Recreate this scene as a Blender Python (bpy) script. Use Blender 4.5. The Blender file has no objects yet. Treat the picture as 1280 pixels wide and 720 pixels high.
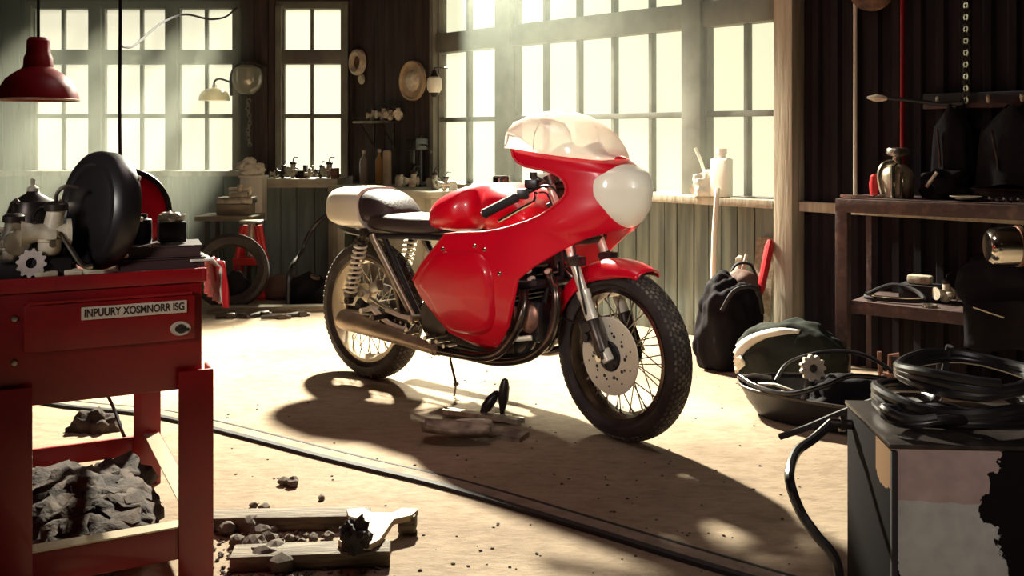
import bpy, bmesh, math, random
from mathutils import Vector, Matrix, noise
PI = math.pi
R = math.radians
rnd = random.Random(11)
SC = bpy.context.scene
COL = SC.collection

# ------------------------------------------------------------------ view
FPX, HC, HV = 1250.0, 1.11, 172.0


def W(u, v, Y):
    return Vector(((u - 640) * Y / FPX, Y, HC - (v - HV) * Y / FPX))


def G(u, v):
    Y = HC * FPX / (v - HV)
    return Vector(((u - 640) * Y / FPX, Y, 0))


# ------------------------------------------------------------------ mesh builder
class MB:
    def __init__(self, M=None):
        self.bm = bmesh.new()
        self.M = M or Matrix()
        self.mi = 0

    def vv(self, p):
        return self.bm.verts.new(self.M @ Vector(p))

    def face(self, vs):
        try:
            f = self.bm.faces.new(vs)
            f.material_index = self.mi
            return f
        except ValueError:
            return None

    def box(self, c, s, rot=None, bev=0.0, taper=1.0):
        c = Vector(c)
        m = rot if rot is not None else Matrix()
        if not isinstance(m, Matrix):
            m = Matrix.Rotation(m, 4, 'Z')
        h = [x / 2 for x in s]
        vs = []
        for z in (-1, 1):
            k = taper if z > 0 else 1.0
            for x, y in ((-1, -1), (1, -1), (1, 1), (-1, 1)):
                vs.append(self.vv(c + m @ Vector((x * h[0] * k, y * h[1] * k, z * h[2]))))
        fs = [self.face([vs[i] for i in q]) for q in
              ((0, 3, 2, 1), (4, 5, 6, 7), (0, 1, 5, 4), (1, 2, 6, 5), (2, 3, 7, 6), (3, 0, 4, 7))]
        if bev > 0:
            es = list({e for f in fs for e in f.edges})
            r = bmesh.ops.bevel(self.bm, geom=es, offset=bev, segments=2, affect='EDGES', profile=0.6)
            for f in r['faces']:
                f.material_index = self.mi
        return self

    def rings(self, rings, closed=True, cap=True, capend=None):
        rr = [[self.vv(p) for p in r] for r in rings]
        n = len(rr[0])
        for a, b in zip(rr, rr[1:]):
            for i in range(n if closed else n - 1):
                j = (i + 1) % n
                self.face([a[i], a[j], b[j], b[i]])
        if cap and closed:
            self.face(list(reversed(rr[0])))
            self.face(rr[-1])
        return rr

    def tube(self, pts, r, n=8, closed=False, cap=True):
        pts = [Vector(p) for p in pts]
        N = len(pts)
        rs = r if isinstance(r, (list, tuple)) else [r] * N
        rings = []
        up = None
        for i, p in enumerate(pts):
            if closed:
                t = pts[(i + 1) % N] - pts[i - 1]
            else:
                t = pts[min(i + 1, N - 1)] - pts[max(i - 1, 0)]
            if t.length < 1e-9:
                t = Vector((0, 0, 1))
            t.normalize()
            if up is None:
                up = Vector((0, 0, 1)) if abs(t.z) < 0.9 else Vector((1, 0, 0))
            x = up - t * up.dot(t)
            if x.length < 1e-6:
                x = t.orthogonal()
            x.normalize()
            up = x
            y = t.cross(x)
            rings.append([p + x * rs[i] * math.cos(2 * PI * k / n) + y * rs[i] * math.sin(2 * PI * k / n) for k in range(n)])
        if closed:
            rings.append(rings[0])
            self.rings(rings, cap=False)
        else:
            self.rings(rings, cap=cap)
        return self

    def cyl(self, p0, p1, r0, r1=None, n=16):
        return self.tube([p0, p1], [r0, r0 if r1 is None else r1], n)

    def lathe(self, prof, c=(0, 0, 0), axis=(0, 0, 1), n=32, closed_prof=False, arc=None):
        """prof: list of (r, h)"""
        c = Vector(c)
        q = Vector((0, 0, 1)).rotation_difference(Vector(axis).normalized())
        ring = []
        a0, a1 = arc if arc else (0, 2 * PI)
        N = n if arc is None else n + 1
        for k in range(N):
            t = a0 + (a1 - a0) * k / n
            ring.append([c + q @ Vector((r * math.cos(t), r * math.sin(t), h)) for r, h in prof])
        vs = [[self.vv(p) for p in col] for col in ring]
        m = len(prof)
        for k in range(n):
            a, b = vs[k], vs[(k + 1) % N]
            for i in range(m if closed_prof else m - 1):
                j = (i + 1) % m
                self.face([a[i], b[i], b[j], a[j]])
        return self

    def prism(self, poly, z0, z1, m=None):
        m = m or Matrix()
        lo = [self.vv(m @ Vector((x, y, z0))) for x, y in poly]
        hi = [self.vv(m @ Vector((x, y, z1))) for x, y in poly]
        n = len(poly)
        self.face(list(reversed(lo)))
        self.face(hi)
        for i in range(n):
            j = (i + 1) % n
            self.face([lo[i], lo[j], hi[j], hi[i]])
        return self

    def blob(self, c, s, seed=0, amp=0.25, freq=1.6, sub=3, flat=None, rot=0.0):
        c = Vector(c)
        r = bmesh.ops.create_icosphere(self.bm, subdivisions=sub, radius=1)
        off = Vector((seed * 3.7, seed * 1.3, seed * 7.1))
        m = Matrix.Rotation(rot, 3, 'Z')
        for v in r['verts']:
            p = v.co.copy()
            d = 1 + amp * noise.noise(p * freq + off) + amp * 0.4 * noise.noise(p * freq * 2.7 + off)
            p *= d
            q = m @ Vector((p.x * s[0], p.y * s[1], p.z * s[2]))
            if flat is not None and q.z < flat:
                q.z = flat + (q.z - flat) * 0.008
            v.co = self.M @ (c + q)
        for f in {f for v in r['verts'] for f in v.link_faces}:
            f.material_index = self.mi
        return self

    def grid(self, P, nu, nv):
        vs = [[self.vv(P(i / nu, j / nv)) for j in range(nv + 1)] for i in range(nu + 1)]
        for i in range(nu):
            for j in range(nv):
                self.face([vs[i][j], vs[i + 1][j], vs[i + 1][j + 1], vs[i][j + 1]])
        return self

    def build(self, name, mat, parent=None, sharp=35, solid=0, weld=True, recalc=True, sub=0):
        if weld:
            bmesh.ops.remove_doubles(self.bm, verts=self.bm.verts, dist=1e-5)
        if recalc:
            bmesh.ops.recalc_face_normals(self.bm, faces=self.bm.faces)
        me = bpy.data.meshes.new(name)
        self.bm.to_mesh(me)
        self.bm.free()
        for m in (mat if isinstance(mat, (list, tuple)) else [mat]):
            me.materials.append(m)
        if sharp is not None:
            for p in me.polygons:
                p.use_smooth = True
            me.set_sharp_from_angle(angle=R(sharp))
        o = bpy.data.objects.new(name, me)
        COL.objects.link(o)
        if parent is not None:
            o.parent = parent
        if solid:
            md = o.modifiers.new('solid', 'SOLIDIFY')
            md.thickness = solid
            md.offset = -1
        if sub:
            md = o.modifiers.new('sub', 'SUBSURF')
            md.levels = md.render_levels = sub
        return o


def thing(name, label, cat, loc=(0, 0, 0), rotz=0.0, group=None):
    o = bpy.data.objects.new(name, None)
    COL.objects.link(o)
    o.location = loc
    o.rotation_euler = (0, 0, rotz)
    o.empty_display_size = 0.05
    tag(o, label, cat, group)
    return o


def tag(o, label, cat, group=None, kind=None):
    o['label'] = label
    o['category'] = cat
    if group:
        o['group'] = group
    if kind:
        o['kind'] = kind
    return o


def struct(o):
    o['kind'] = 'structure'
    return o


def dup(src, loc, rotz=None, label=None, scale=None):
    r = src.copy()
    COL.objects.link(r)
    r.location = loc
    if rotz is not None:
        r.rotation_euler = (0, 0, rotz)
    if scale:
        r.scale = (scale,) * 3
    if label:
        r['label'] = label
    for ch in list(src.children):
        c = ch.copy()
        COL.objects.link(c)
        c.parent = r
        for g in list(ch.children):
            d = g.copy()
            COL.objects.link(d)
            d.parent = c
    return r


def spline(pts, n=8, closed=False):
    """Catmull-Rom through the points"""
    P = [Vector(p) for p in pts]
    out = []
    N = len(P)
    for i in range(N if closed else N - 1):
        if closed:
            p0, p1, p2, p3 = P[i - 1], P[i], P[(i + 1) % N], P[(i + 2) % N]
        else:
            p0, p1, p2, p3 = P[max(i - 1, 0)], P[i], P[i + 1], P[min(i + 2, N - 1)]
        for k in range(n):
            t = k / n
            out.append(0.5 * ((2 * p1) + (p2 - p0) * t + (2 * p0 - 5 * p1 + 4 * p2 - p3) * t * t + (3 * p1 - p0 - 3 * p2 + p3) * t ** 3))
    if not closed:
        out.append(P[-1])
    return out


def lerp(tab, x):
    if x <= tab[0][0]:
        return tab[0][1]
    for (x0, y0), (x1, y1) in zip(tab, tab[1:]):
        if x <= x1:
            return y0 + (y1 - y0) * (x - x0) / (x1 - x0)
    return tab[-1][1]


# ------------------------------------------------------------------ materials
def mat(name, col, rough=0.5, metal=0.0, col2=None, scale=8.0, bump=0.0, bscale=None, coat=0.0, stretch=None, mixpos=(0.4, 0.65), spec=0.5,
        detail=6.0, rough2=None):
    m = bpy.data.materials.new(name)
    m.use_nodes = True
    nt = m.node_tree
    b = nt.nodes['Principled BSDF']
    b.inputs['Base Color'].default_value = (*col, 1)
    b.inputs['Roughness'].default_value = rough
    b.inputs['Metallic'].default_value = metal
    b.inputs['Specular IOR Level'].default_value = spec
    if coat:
        b.inputs['Coat Weight'].default_value = coat
        b.inputs['Coat Roughness'].default_value = 0.08
    if col2 is None and not bump:
        return m
    tc = nt.nodes.new('ShaderNodeTexCoord')
    mp = nt.nodes.new('ShaderNodeMapping')
    nt.links.new(tc.outputs['Object'], mp.inputs[0])
    if stretch:
        mp.inputs['Scale'].default_value = stretch
    if col2 is not None:
        nz = nt.nodes.new('ShaderNodeTexNoise')
        nz.inputs['Scale'].default_value = scale
        nz.inputs['Detail'].default_value = detail
        nt.links.new(mp.outputs[0], nz.inputs['Vector'])
        rp = nt.nodes.new('ShaderNodeValToRGB')
        rp.color_ramp.elements[0].position = mixpos[0]
        rp.color_ramp.elements[1].position = mixpos[1]
        rp.color_ramp.elements[0].color = (*col, 1)
        rp.color_ramp.elements[1].color = (*col2, 1)
        nt.links.new(nz.outputs['Fac'], rp.inputs[0])
        nt.links.new(rp.outputs[0], b.inputs['Base Color'])
        if rough2 is not None:
            mr = nt.nodes.new('ShaderNodeMapRange')
            mr.inputs['From Min'].default_value = mixpos[0]
            mr.inputs['From Max'].default_value = mixpos[1]
            mr.inputs['To Min'].default_value = rough
            mr.inputs['To Max'].default_value = rough2
            nt.links.new(nz.outputs['Fac'], mr.inputs['Value'])
            nt.links.new(mr.outputs[0], b.inputs['Roughness'])
    if bump:
        n2 = nt.nodes.new('ShaderNodeTexNoise')
        n2.inputs['Scale'].default_value = bscale or scale * 3
        n2.inputs['Detail'].default_value = 5
        nt.links.new(mp.outputs[0], n2.inputs['Vector'])
        bp = nt.nodes.new('ShaderNodeBump')
        bp.inputs['Strength'].default_value = bump
        bp.inputs['Distance'].default_value = 0.02
        nt.links.new(n2.outputs['Fac'], bp.inputs['Height'])
        nt.links.new(bp.outputs[0], b.inputs['Normal'])
    return m


M = {}
M['red'] = mat('red_paint', (0.58, 0.001, 0.016), 0.33, coat=0.3, spec=0.35)
M['red_cab'] = mat('red_enamel', (0.27, 0.002, 0.006), 0.40, col2=(0.15, 0.002, 0.005), scale=5, mixpos=(0.45, 0.75), coat=0.2)
M['red_flat'] = mat('red_flat', (0.55, 0.015, 0.02), 0.45)
M['lampred'] = mat('lamp_red', (0.20, 0.003, 0.006), 0.45, spec=0.3)
M['cream'] = mat('cream_paint', (0.80, 0.75, 0.62), 0.35, coat=0.3)
M['white'] = mat('white_paint', (0.78, 0.75, 0.66), 0.5)
M['silencer'] = mat('silencer_metal', (0.46, 0.37, 0.27), 0.42, 0.6, col2=(0.30, 0.23, 0.17), scale=9)
M['strip'] = mat('worn_strip', (0.27, 0.21, 0.155), 0.9, col2=(0.18, 0.14, 0.10), scale=14, bump=0.3)
M['black'] = mat('black_paint', (0.012, 0.010, 0.012), 0.35)
M['matte'] = mat('matte_black', (0.014, 0.011, 0.013), 0.75)
M['rubber'] = mat('tyre_rubber', (0.022, 0.016, 0.017), 0.72, col2=(0.045, 0.032, 0.028), scale=14, bump=0.15, bscale=60)
M['tread'] = mat('tread_rubber', (0.05, 0.042, 0.036), 0.7, col2=(0.20, 0.17, 0.13), scale=30, mixpos=(0.45, 0.7))
M['hose'] = mat('hose_rubber', (0.012, 0.010, 0.012), 0.28)
M['leather'] = mat('seat_leather', (0.030, 0.016, 0.016), 0.5, bump=0.12, bscale=90)
M['chrome'] = mat('chrome', (0.72, 0.68, 0.60), 0.14, 1.0)
M['steel'] = mat('steel', (0.50, 0.46, 0.40), 0.33, 1.0, col2=(0.30, 0.25, 0.2), scale=20)
M['alu'] = mat('aluminium', (0.62, 0.58, 0.50), 0.42, 0.85, col2=(0.40, 0.35, 0.28), scale=24)
M['forkpaint'] = mat('fork_silver', (0.74, 0.69, 0.60), 0.32, 0.25)
M['disc'] = mat('disc_steel', (0.76, 0.71, 0.58), 0.45, 0.2)
M['darkmetal'] = mat('dark_metal', (0.045, 0.036, 0.034), 0.35, 0.7, col2=(0.09, 0.07, 0.06), scale=16)
M['pipe'] = mat('exhaust_pipe', (0.16, 0.125, 0.105), 0.24, 0.9, col2=(0.06, 0.045, 0.04), scale=9)
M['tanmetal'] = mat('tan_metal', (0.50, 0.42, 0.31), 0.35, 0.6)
M['copper'] = mat('brown_cover', (0.30, 0.15, 0.11), 0.4, 0.6, col2=(0.16, 0.08, 0.06), scale=25)
M['rust'] = mat('rust', (0.17, 0.085, 0.05), 0.8, 0.2, col2=(0.06, 0.035, 0.028), scale=18, bump=0.3)
M['rackmetal'] = mat('rack_steel', (0.085, 0.055, 0.052), 0.6, 0.2, col2=(0.18, 0.11, 0.09), scale=24, mixpos=(0.5, 0.75), bump=0.15)
M['darkwood'] = mat('dark_wood', (0.032, 0.021, 0.021), 0.75, col2=(0.060, 0.042, 0.038), scale=4, stretch=(6, 6, 0.6), bump=0.2, bscale=9)
M['frame'] = mat('window_paint', (0.20, 0.20, 0.165), 0.6, col2=(0.13, 0.12, 0.10), scale=5, bump=0.12)
M['palewood'] = mat('pale_post_wood', (0.50, 0.45, 0.35), 0.65, col2=(0.36, 0.30, 0.22), scale=5, stretch=(7, 7, 0.5), bump=0.2, bscale=10)
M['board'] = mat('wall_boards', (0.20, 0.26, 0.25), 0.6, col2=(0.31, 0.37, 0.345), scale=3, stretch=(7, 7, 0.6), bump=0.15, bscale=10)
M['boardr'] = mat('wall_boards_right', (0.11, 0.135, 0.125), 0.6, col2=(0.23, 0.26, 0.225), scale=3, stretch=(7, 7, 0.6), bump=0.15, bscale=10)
M['tin'] = mat('dark_tin', (0.011, 0.009, 0.011), 0.85, 0.0, spec=0.15, col2=(0.022, 0.017, 0.020), scale=3, stretch=(6, 6, 0.5))
M['greenish'] = mat('dark_canvas', (0.020, 0.024, 0.020), 0.85, spec=0.15, col2=(0.040, 0.045, 0.036), scale=6, bump=0.3, bscale=22)
M['sack'] = mat('black_sack', (0.011, 0.009, 0.011), 0.85, bump=0.35, bscale=14, spec=0.15)
M['cloth_pale'] = mat('pale_cloth', (0.66, 0.62, 0.53), 0.8, bump=0.3, bscale=18)
M['leatherbr'] = mat('brown_leather', (0.13, 0.075, 0.055), 0.6, bump=0.2, bscale=30)
M['dirt'] = mat('dirt', (0.022, 0.015, 0.013), 0.95, col2=(0.075, 0.052, 0.04), scale=14, bump=0.6, bscale=30)
M['stone'] = mat('stone', (0.06, 0.045, 0.036), 0.9, col2=(0.16, 0.12, 0.09), scale=30)
M['woodgrey'] = mat('grey_plank', (0.20, 0.165, 0.12), 0.8, col2=(0.33, 0.28, 0.2), scale=6, stretch=(1, 10, 10), bump=0.3)
M['glassamber'] = mat('amber_bottle', (0.35, 0.19, 0.06), 0.2)
M['glassgrey'] = mat('grey_bottle', (0.30, 0.27, 0.22), 0.25)
M['tan'] = mat('tan_card', (0.40, 0.30, 0.19), 0.7, col2=(0.52, 0.42, 0.30), scale=9)
M['bone'] = mat('ivory', (0.66, 0.60, 0.48), 0.45, col2=(0.45, 0.38, 0.28), scale=28)
M['bench'] = mat('pale_bench', (0.45, 0.42, 0.33), 0.65, col2=(0.33, 0.30, 0.23), scale=6)
M['paper'] = mat('plate_white', (0.62, 0.52, 0.44), 0.5)
M['ink'] = mat('ink', (0.02, 0.012, 0.012), 0.6)
M['bookcover'] = mat('dark_cover', (0.045, 0.022, 0.022), 0.45)


def mat_floor():
    m = bpy.data.materials.new('concrete_floor')
    m.use_nodes = True
    nt = m.node_tree
    b = nt.nodes['Principled BSDF']
    tc = nt.nodes.new('ShaderNodeTexCoord')

    def nz(scale, detail=8, vec=None, rough=0.6):
        n = nt.nodes.new('ShaderNodeTexNoise')
        n.inputs['Scale'].default_value = scale
        n.inputs['Detail'].default_value = detail
        n.inputs['Roughness'].default_value = rough
        nt.links.new(vec or tc.outputs['Object'], n.inputs['Vector'])
        return n
    mp = nt.nodes.new('ShaderNodeMapping')
    mp.inputs['Rotation'].default_value = (0, 0, R(10))
    mp.inputs['Scale'].default_value = (0.8, 1.5, 1)
    nt.links.new(tc.outputs['Object'], mp.inputs[0])
    n1 = nz(1.1, 8, mp.outputs[0])
    n2 = nz(16, 8, mp.outputs[0], 0.7)
    r1 = nt.nodes.new('ShaderNodeValToRGB')
    r1.color_ramp.elements[0].position = 0.32
    r1.color_ramp.elements[1].position = 0.68
    r1.color_ramp.elements[0].color = (0.235, 0.172, 0.118, 1)
    r1.color_ramp.elements[1].color = (0.37, 0.29, 0.205, 1)
    nt.links.new(n1.outputs['Fac'], r1.inputs[0])
    r2 = nt.nodes.new('ShaderNodeValToRGB')
    r2.color_ramp.elements[0].position = 0.36
    r2.color_ramp.elements[1].position = 0.56
    r2.color_ramp.elements[0].color = (0.55, 0.50, 0.46, 1)
    r2.color_ramp.elements[1].color = (1, 1, 1, 1)
    nt.links.new(n2.outputs['Fac'], r2.inputs[0])
    mx = nt.nodes.new('ShaderNodeMix')
    mx.data_type = 'RGBA'
    mx.blend_type = 'MULTIPLY'
    mx.inputs['Factor'].default_value = 0.55
    nt.links.new(r1.outputs[0], mx.inputs[6])
    nt.links.new(r2.outputs[0], mx.inputs[7])
    nt.links.new(mx.outputs[2], b.inputs['Base Color'])
    b.inputs['Roughness'].default_value = 0.85
    b.inputs['Specular IOR Level'].default_value = 0.2
    n3 = nz(30, 8, mp.outputs[0], 0.7)
    bp = nt.nodes.new('ShaderNodeBump')
    bp.inputs['Strength'].default_value = 0.4
    bp.inputs['Distance'].default_value = 0.02
    nt.links.new(n3.outputs['Fac'], bp.inputs['Height'])
    nt.links.new(bp.outputs[0], b.inputs['Normal'])
    return m


def mat_glass(name, trans, tint, gloss=0.06):
    """thin pane: light and sight pass, a little reflection, the rest dusty white film"""
    m = bpy.data.materials.new(name)
    m.use_nodes = True
    nt = m.node_tree
    nt.nodes.clear()
    out = nt.nodes.new('ShaderNodeOutputMaterial')
    tr = nt.nodes.new('ShaderNodeBsdfTransparent')
    tr.inputs[0].default_value = (*tint, 1)
    df = nt.nodes.new('ShaderNodeBsdfDiffuse')
    df.inputs[0].default_value = (*tint, 1)
    tl = nt.nodes.new('ShaderNodeBsdfTranslucent')
    tl.inputs[0].default_value = (*tint, 1)
    gl = nt.nodes.new('ShaderNodeBsdfGlossy')
    gl.inputs['Roughness'].default_value = 0.08
    a = nt.nodes.new('ShaderNodeMixShader')
    a.inputs[0].default_value = 0.5
    nt.links.new(df.outputs[0], a.inputs[1])
    nt.links.new(tl.outputs[0], a.inputs[2])
    b = nt.nodes.new('ShaderNodeMixShader')
    b.inputs[0].default_value = trans
    nt.links.new(a.outputs[0], b.inputs[1])
    nt.links.new(tr.outputs[0], b.inputs[2])
    c = nt.nodes.new('ShaderNodeMixShader')
    c.inputs[0].default_value = gloss
    nt.links.new(b.outputs[0], c.inputs[1])
    nt.links.new(gl.outputs[0], c.inputs[2])
    nt.links.new(c.outputs[0], out.inputs[0])
    return m


M['floor'] = mat_floor()
M['pane'] = mat_glass('window_glass', 0.94, (0.98, 0.98, 0.95), 0.03)
M['screen'] = mat_glass('dusty_acrylic', 0.24, (0.92, 0.89, 0.80), 0.05)
M['glassclear'] = mat_glass('lamp_glass', 0.68, (0.85, 0.82, 0.72), 0.12)


def mat_case(name, base, patch, lower, zsplit):
    """dark paint with a big flaked patch showing primer and, lower down, bare pale metal"""
    m = mat(name, base, 0.8, spec=0.08)
    nt = m.node_tree
    b = nt.nodes['Principled BSDF']
    tc = nt.nodes.new('ShaderNodeTexCoord')
    sp = nt.nodes.new('ShaderNodeSeparateXYZ')
    nt.links.new(tc.outputs['Object'], sp.inputs[0])
    n = nt.nodes.new('ShaderNodeTexNoise')
    n.inputs['Scale'].default_value = 7
    n.inputs['Detail'].default_value = 9
    n.inputs['Roughness'].default_value = 0.6
    nt.links.new(tc.outputs['Object'], n.inputs['Vector'])
    n2 = nt.nodes.new('ShaderNodeTexNoise')
    n2.inputs['Scale'].default_value = 24
    n2.inputs['Detail'].default_value = 8
    nt.links.new(tc.outputs['Object'], n2.inputs['Vector'])

    def math_(op, a, bb):
        q = nt.nodes.new('ShaderNodeMath')
        q.operation = op
        for i, x in enumerate((a, bb)):
            if isinstance(x, (int, float)):
                q.inputs[i].default_value = x
            else:
                nt.links.new(x, q.inputs[i])
        return q.outputs[0]

    def mix(f, a, bb):
        q = nt.nodes.new('ShaderNodeMix')
        q.data_type = 'RGBA'
        for s, x in ((0, f), (6, a), (7, bb)):
            if isinstance(x, tuple):
                q.inputs[s].default_value = (*x, 1)
            else:
                nt.links.new(x, q.inputs[s])
        return q.outputs[2]
    wob = math_('MULTIPLY', math_('SUBTRACT', n.outputs['Fac'], 0.5), 0.24)
    low = math_('LESS_THAN', math_('ADD', sp.outputs['Z'], math_('MULTIPLY', wob, 0.15)), zsplit)
    pc = mix(n2.outputs['Fac'], patch, tuple(x * 0.45 for x in patch))
    lc = mix(n2.outputs['Fac'], lower, tuple(x * 0.55 for x in lower))
    inner = mix(low, pc, lc)
    x2 = math_('ADD', sp.outputs['X'], wob)
    keep = math_('LESS_THAN', math_('ABSOLUTE', math_('SUBTRACT', x2, 0.105), 0), 0.098)
    keep = math_('MULTIPLY', keep, math_('LESS_THAN', sp.outputs['Y'], 0.003))
    lf = math_('MULTIPLY', math_('LESS_THAN', sp.outputs['X'], 0.002), math_('GREATER_THAN', math_('ADD', sp.outputs['Z'], math_('MULTIPLY', wob, 1.0)), 0.40))
    lf = math_('MULTIPLY', lf, math_('LESS_THAN', sp.outputs['Z'], 0.485))
    lf = math_('MULTIPLY', lf, math_('LESS_THAN', sp.outputs['Y'], 0.10))
    c1 = mix(keep, base, inner)
    c2 = mix(lf, c1, (0.26, 0.16, 0.09))
    nt.links.new(c2, b.inputs['Base Color'])
    return m


# ================================================================== THE SETTING
RY = 8.07                     # rear wall
A = Vector((-1.29, RY, 0))    # corner of rear and right wall
WD = Vector((0.683, -0.731, 0))
WN = Vector((-0.731, -0.683, 0))   # into the room
MW = Matrix(((WD.x, WN.x, 0, A.x), (WD.y, WN.y, 0, A.y), (0, 0, 1, 0), (0, 0, 0, 1)))   # (s, n, z)
MR = Matrix(((1, 0, 0, 0), (0, -1, 0, RY), (0, 0, 1, 0), (0, 0, 0, 1)))                  # (X, n, z)
ZC = 3.0

f = MB()
f.box((0.2, 3.4, -0.05), (12, 12, 0.1))
struct(f.build('floor', M['floor']))
f = MB()
f.box((0.2, 3.4, ZC + 0.05), (12, 12, 0.1))
struct(f.build('ceiling', M['darkwood']))


def boards(mb, s0, s1, z0, z1, w, n0=0.0, seed=1, groove=0.006):
    r = random.Random(seed)
    s = s0
    while s < s1 - 1e-4:
        e = min(s + w * r.uniform(0.75, 1.25), s1)
        d = 0.018 + r.uniform(-0.004, 0.004)
        mb.box(((s + e) / 2, n0 + d / 2 - 0.01, (z0 + z1) / 2), (e - s - groove, d + 0.02, z1 - z0), bev=0.003)
        s = e


def wall_with_holes(mb, s0, s1, z0, z1, holes, th=0.12):
    xs = sorted({s0, s1, *[h[0] for h in holes], *[h[1] for h in holes]})
    for a, b in zip(xs, xs[1:]):
        zs = [(z0, z1)]
        for h in holes:
            if h[0] <= a + 1e-6 and h[1] >= b - 1e-6:
                zs = [(z0, h[2]), (h[3], z1)]
        for p, q in zs:
            if q - p > 1e-4:
                mb.box(((a + b) / 2, -th / 2 - 0.02, (p + q) / 2), (b - a, th, q - p))


# rear wall, window_1 (three double units) and window_2 (one narrow unit beside the corner)
hole1, hole2 = (-3.93, -2.19, 0.845, 2.20), (-1.91, -1.31, 0.80, 2.20)
mb = MB(MR)
wall_with_holes(mb, -5.2, A.x + 0.3, 0, ZC, [hole1, hole2])
wr = struct(mb.build('wall_rear', M['darkwood'], sharp=None))
mb = MB(MR)
boards(mb, -5.2, A.x + 0.01, 0.0, 0.80, 0.14, -0.02, 3)
struct(mb.build('wall_boards', M['board'], wr))
mb = MB(MR)
boards(mb, -5.2, -3.93, 0.84, ZC, 0.16, -0.02, 4)
boards(mb, -2.19, -1.91, 0.84, ZC, 0.10, -0.02, 5)
boards(mb, -3.93, -1.31, 2.21, ZC, 0.3, -0.02, 6)
struct(mb.build('upper_boards', M['darkwood'], wr))


def window(name, Mx, units, zrows, zt, sill, label_mat='frame', mull=None, out=0.0, trim=0.05):
    """units: list of (s0, s1, [muntins]); zrows: (z0, zm, ztr0, ztr1, ztop)"""
    z0, zm, t0, t1, top = zrows
    mb = MB(Mx)
    S0, S1 = units[0][0], units[-1][1]
    c = -0.045 + out
    mb.box(((S0 + S1) / 2, c, (t0 + t1) / 2), (S1 - S0, 0.10, t1 - t0), bev=0.006)       # transom
    mb.box(((S0 + S1) / 2, c, z0 - 0.02), (S1 - S0 + 2 * trim, 0.10, 0.04), bev=0.004)
    mb.box(((S0 + S1) / 2, c, top + 0.03), (S1 - S0 + 2 * trim, 0.10, 0.06), bev=0.004)
    prev = S0 - trim
    edges = [(S0 - trim, S0)] + [(units[i][1], units[i + 1][0]) for i in range(len(units) - 1)] + [(S1, S1 + trim)]
    for a, b in edges:
        mb.box(((a + b) / 2, c + 0.012, (z0 + top) / 2), (b - a, 0.125, top - z0 + 0.05), bev=0.006)
    mw = 0.026
    for a, b, ms in units:
        for m in ms:
            mb.box((m, c, (z0 + t0) / 2), (mw, 0.045, t0 - z0), bev=0.003)
            mb.box((m, c, (t1 + top) / 2), (mw, 0.045, top - t1), bev=0.003)
        mb.box(((a + b) / 2, c, zm), (b - a, 0.05, mw * 1.25), bev=0.003)
        for q0, q1 in ((z0, t0), (t1, top)):
            mb.box((a + 0.008, c, (q0 + q1) / 2), (0.016, 0.06, q1 - q0))
            mb.box((b - 0.008, c, (q0 + q1) / 2), (0.016, 0.06, q1 - q0))
    o = struct(mb.build(name, M['frame'], sharp=30))
    for a, b, ms in units:
        g = MB(Mx)
        g.box(((a + b) / 2, c - 0.004, (z0 + top) / 2), (b - a, 0.004, top - z0))
        g.build('glass_pane', M['pane'], o, sharp=None)
    if sill:
        g = MB(Mx)
        g.box(((sill[0] + sill[1]) / 2, 0.045, sill[2] - 0.022), (sill[1] - sill[0], 0.13, 0.044), bev=0.006)
        g.build('window_sill', M['palewood'], o)
    return o


window('window_1', MR, [(-3.87, -3.41, [-3.635]), (-3.31, -2.79, [-3.0]), (-2.70, -2.247, [-2.475])],
       (0.85, 1.285, 1.704, 1.82, 2.15), 0, (-4.35, -2.0, 0.845))
window('window_2', MR, [(-1.855, -1.37, [-1.62])], (0.82, 1.285, 1.704, 1.82, 2.15), 0, None)

# right wall running obliquely towards the viewer, window_3
hole3 = (1.03, 4.01, 0.79, 2.75)
mb = MB(MW)
wall_with_holes(mb, -0.12, 8.0, 0, ZC, [hole3])
wrr = struct(mb.build('wall_right', M['darkwood'], sharp=None))
mb = MB(MW)
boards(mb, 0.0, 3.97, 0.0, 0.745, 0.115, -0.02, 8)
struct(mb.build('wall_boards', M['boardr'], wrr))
mb = MB(MW)
boards(mb, 0.0, 1.02, 0.75, ZC, 0.17, -0.02, 9)
struct(mb.build('upper_boards', M['darkwood'], wrr))
mb = MB(MW)   # ribbed dark sheeting right of the pale post
s = 4.07
while s < 7.9:
    w = 0.105
    prof = [(s, 0.0), (s + w * 0.42, 0.0), (s + w * 0.55, 0.022), (s + w * 0.85, 0.022), (s + w * 0.98, 0.0)]
    for (a, na), (b, nb) in zip(prof, prof[1:] + [(s + w, 0.0)]):
        vs = [mb.vv((a, na, 0)), mb.vv((b, nb, 0)), mb.vv((b, nb, ZC)), mb.vv((a, na, ZC))]
        mb.face(vs)
    s += w
struct(mb.build('ribbed_sheet', M['tin'], wrr, recalc=False, sharp=20))
window('window_3', MW, [(1.08, 1.746, [1.403]), (1.889, 3.313, [2.172, 2.467, 2.758, 3.048]), (3.444, 3.955, [3.704])],
       (0.795, 1.24, 1.724, 1.865, 2.70), 0, (1.0, 3.955, 0.79), trim=0.045)
mb = MB(MW)
mb.box((4.012, 0.04, ZC / 2), (0.108, 0.14, ZC), bev=0.006)
struct(mb.build('trim_1', M['palewood']))
mb = MB(MW)
mb.box((4.9, 0.03, 0.762), (1.66, 0.05, 0.05), bev=0.005)
struct(mb.build('trim_2', M['palewood']))
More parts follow.
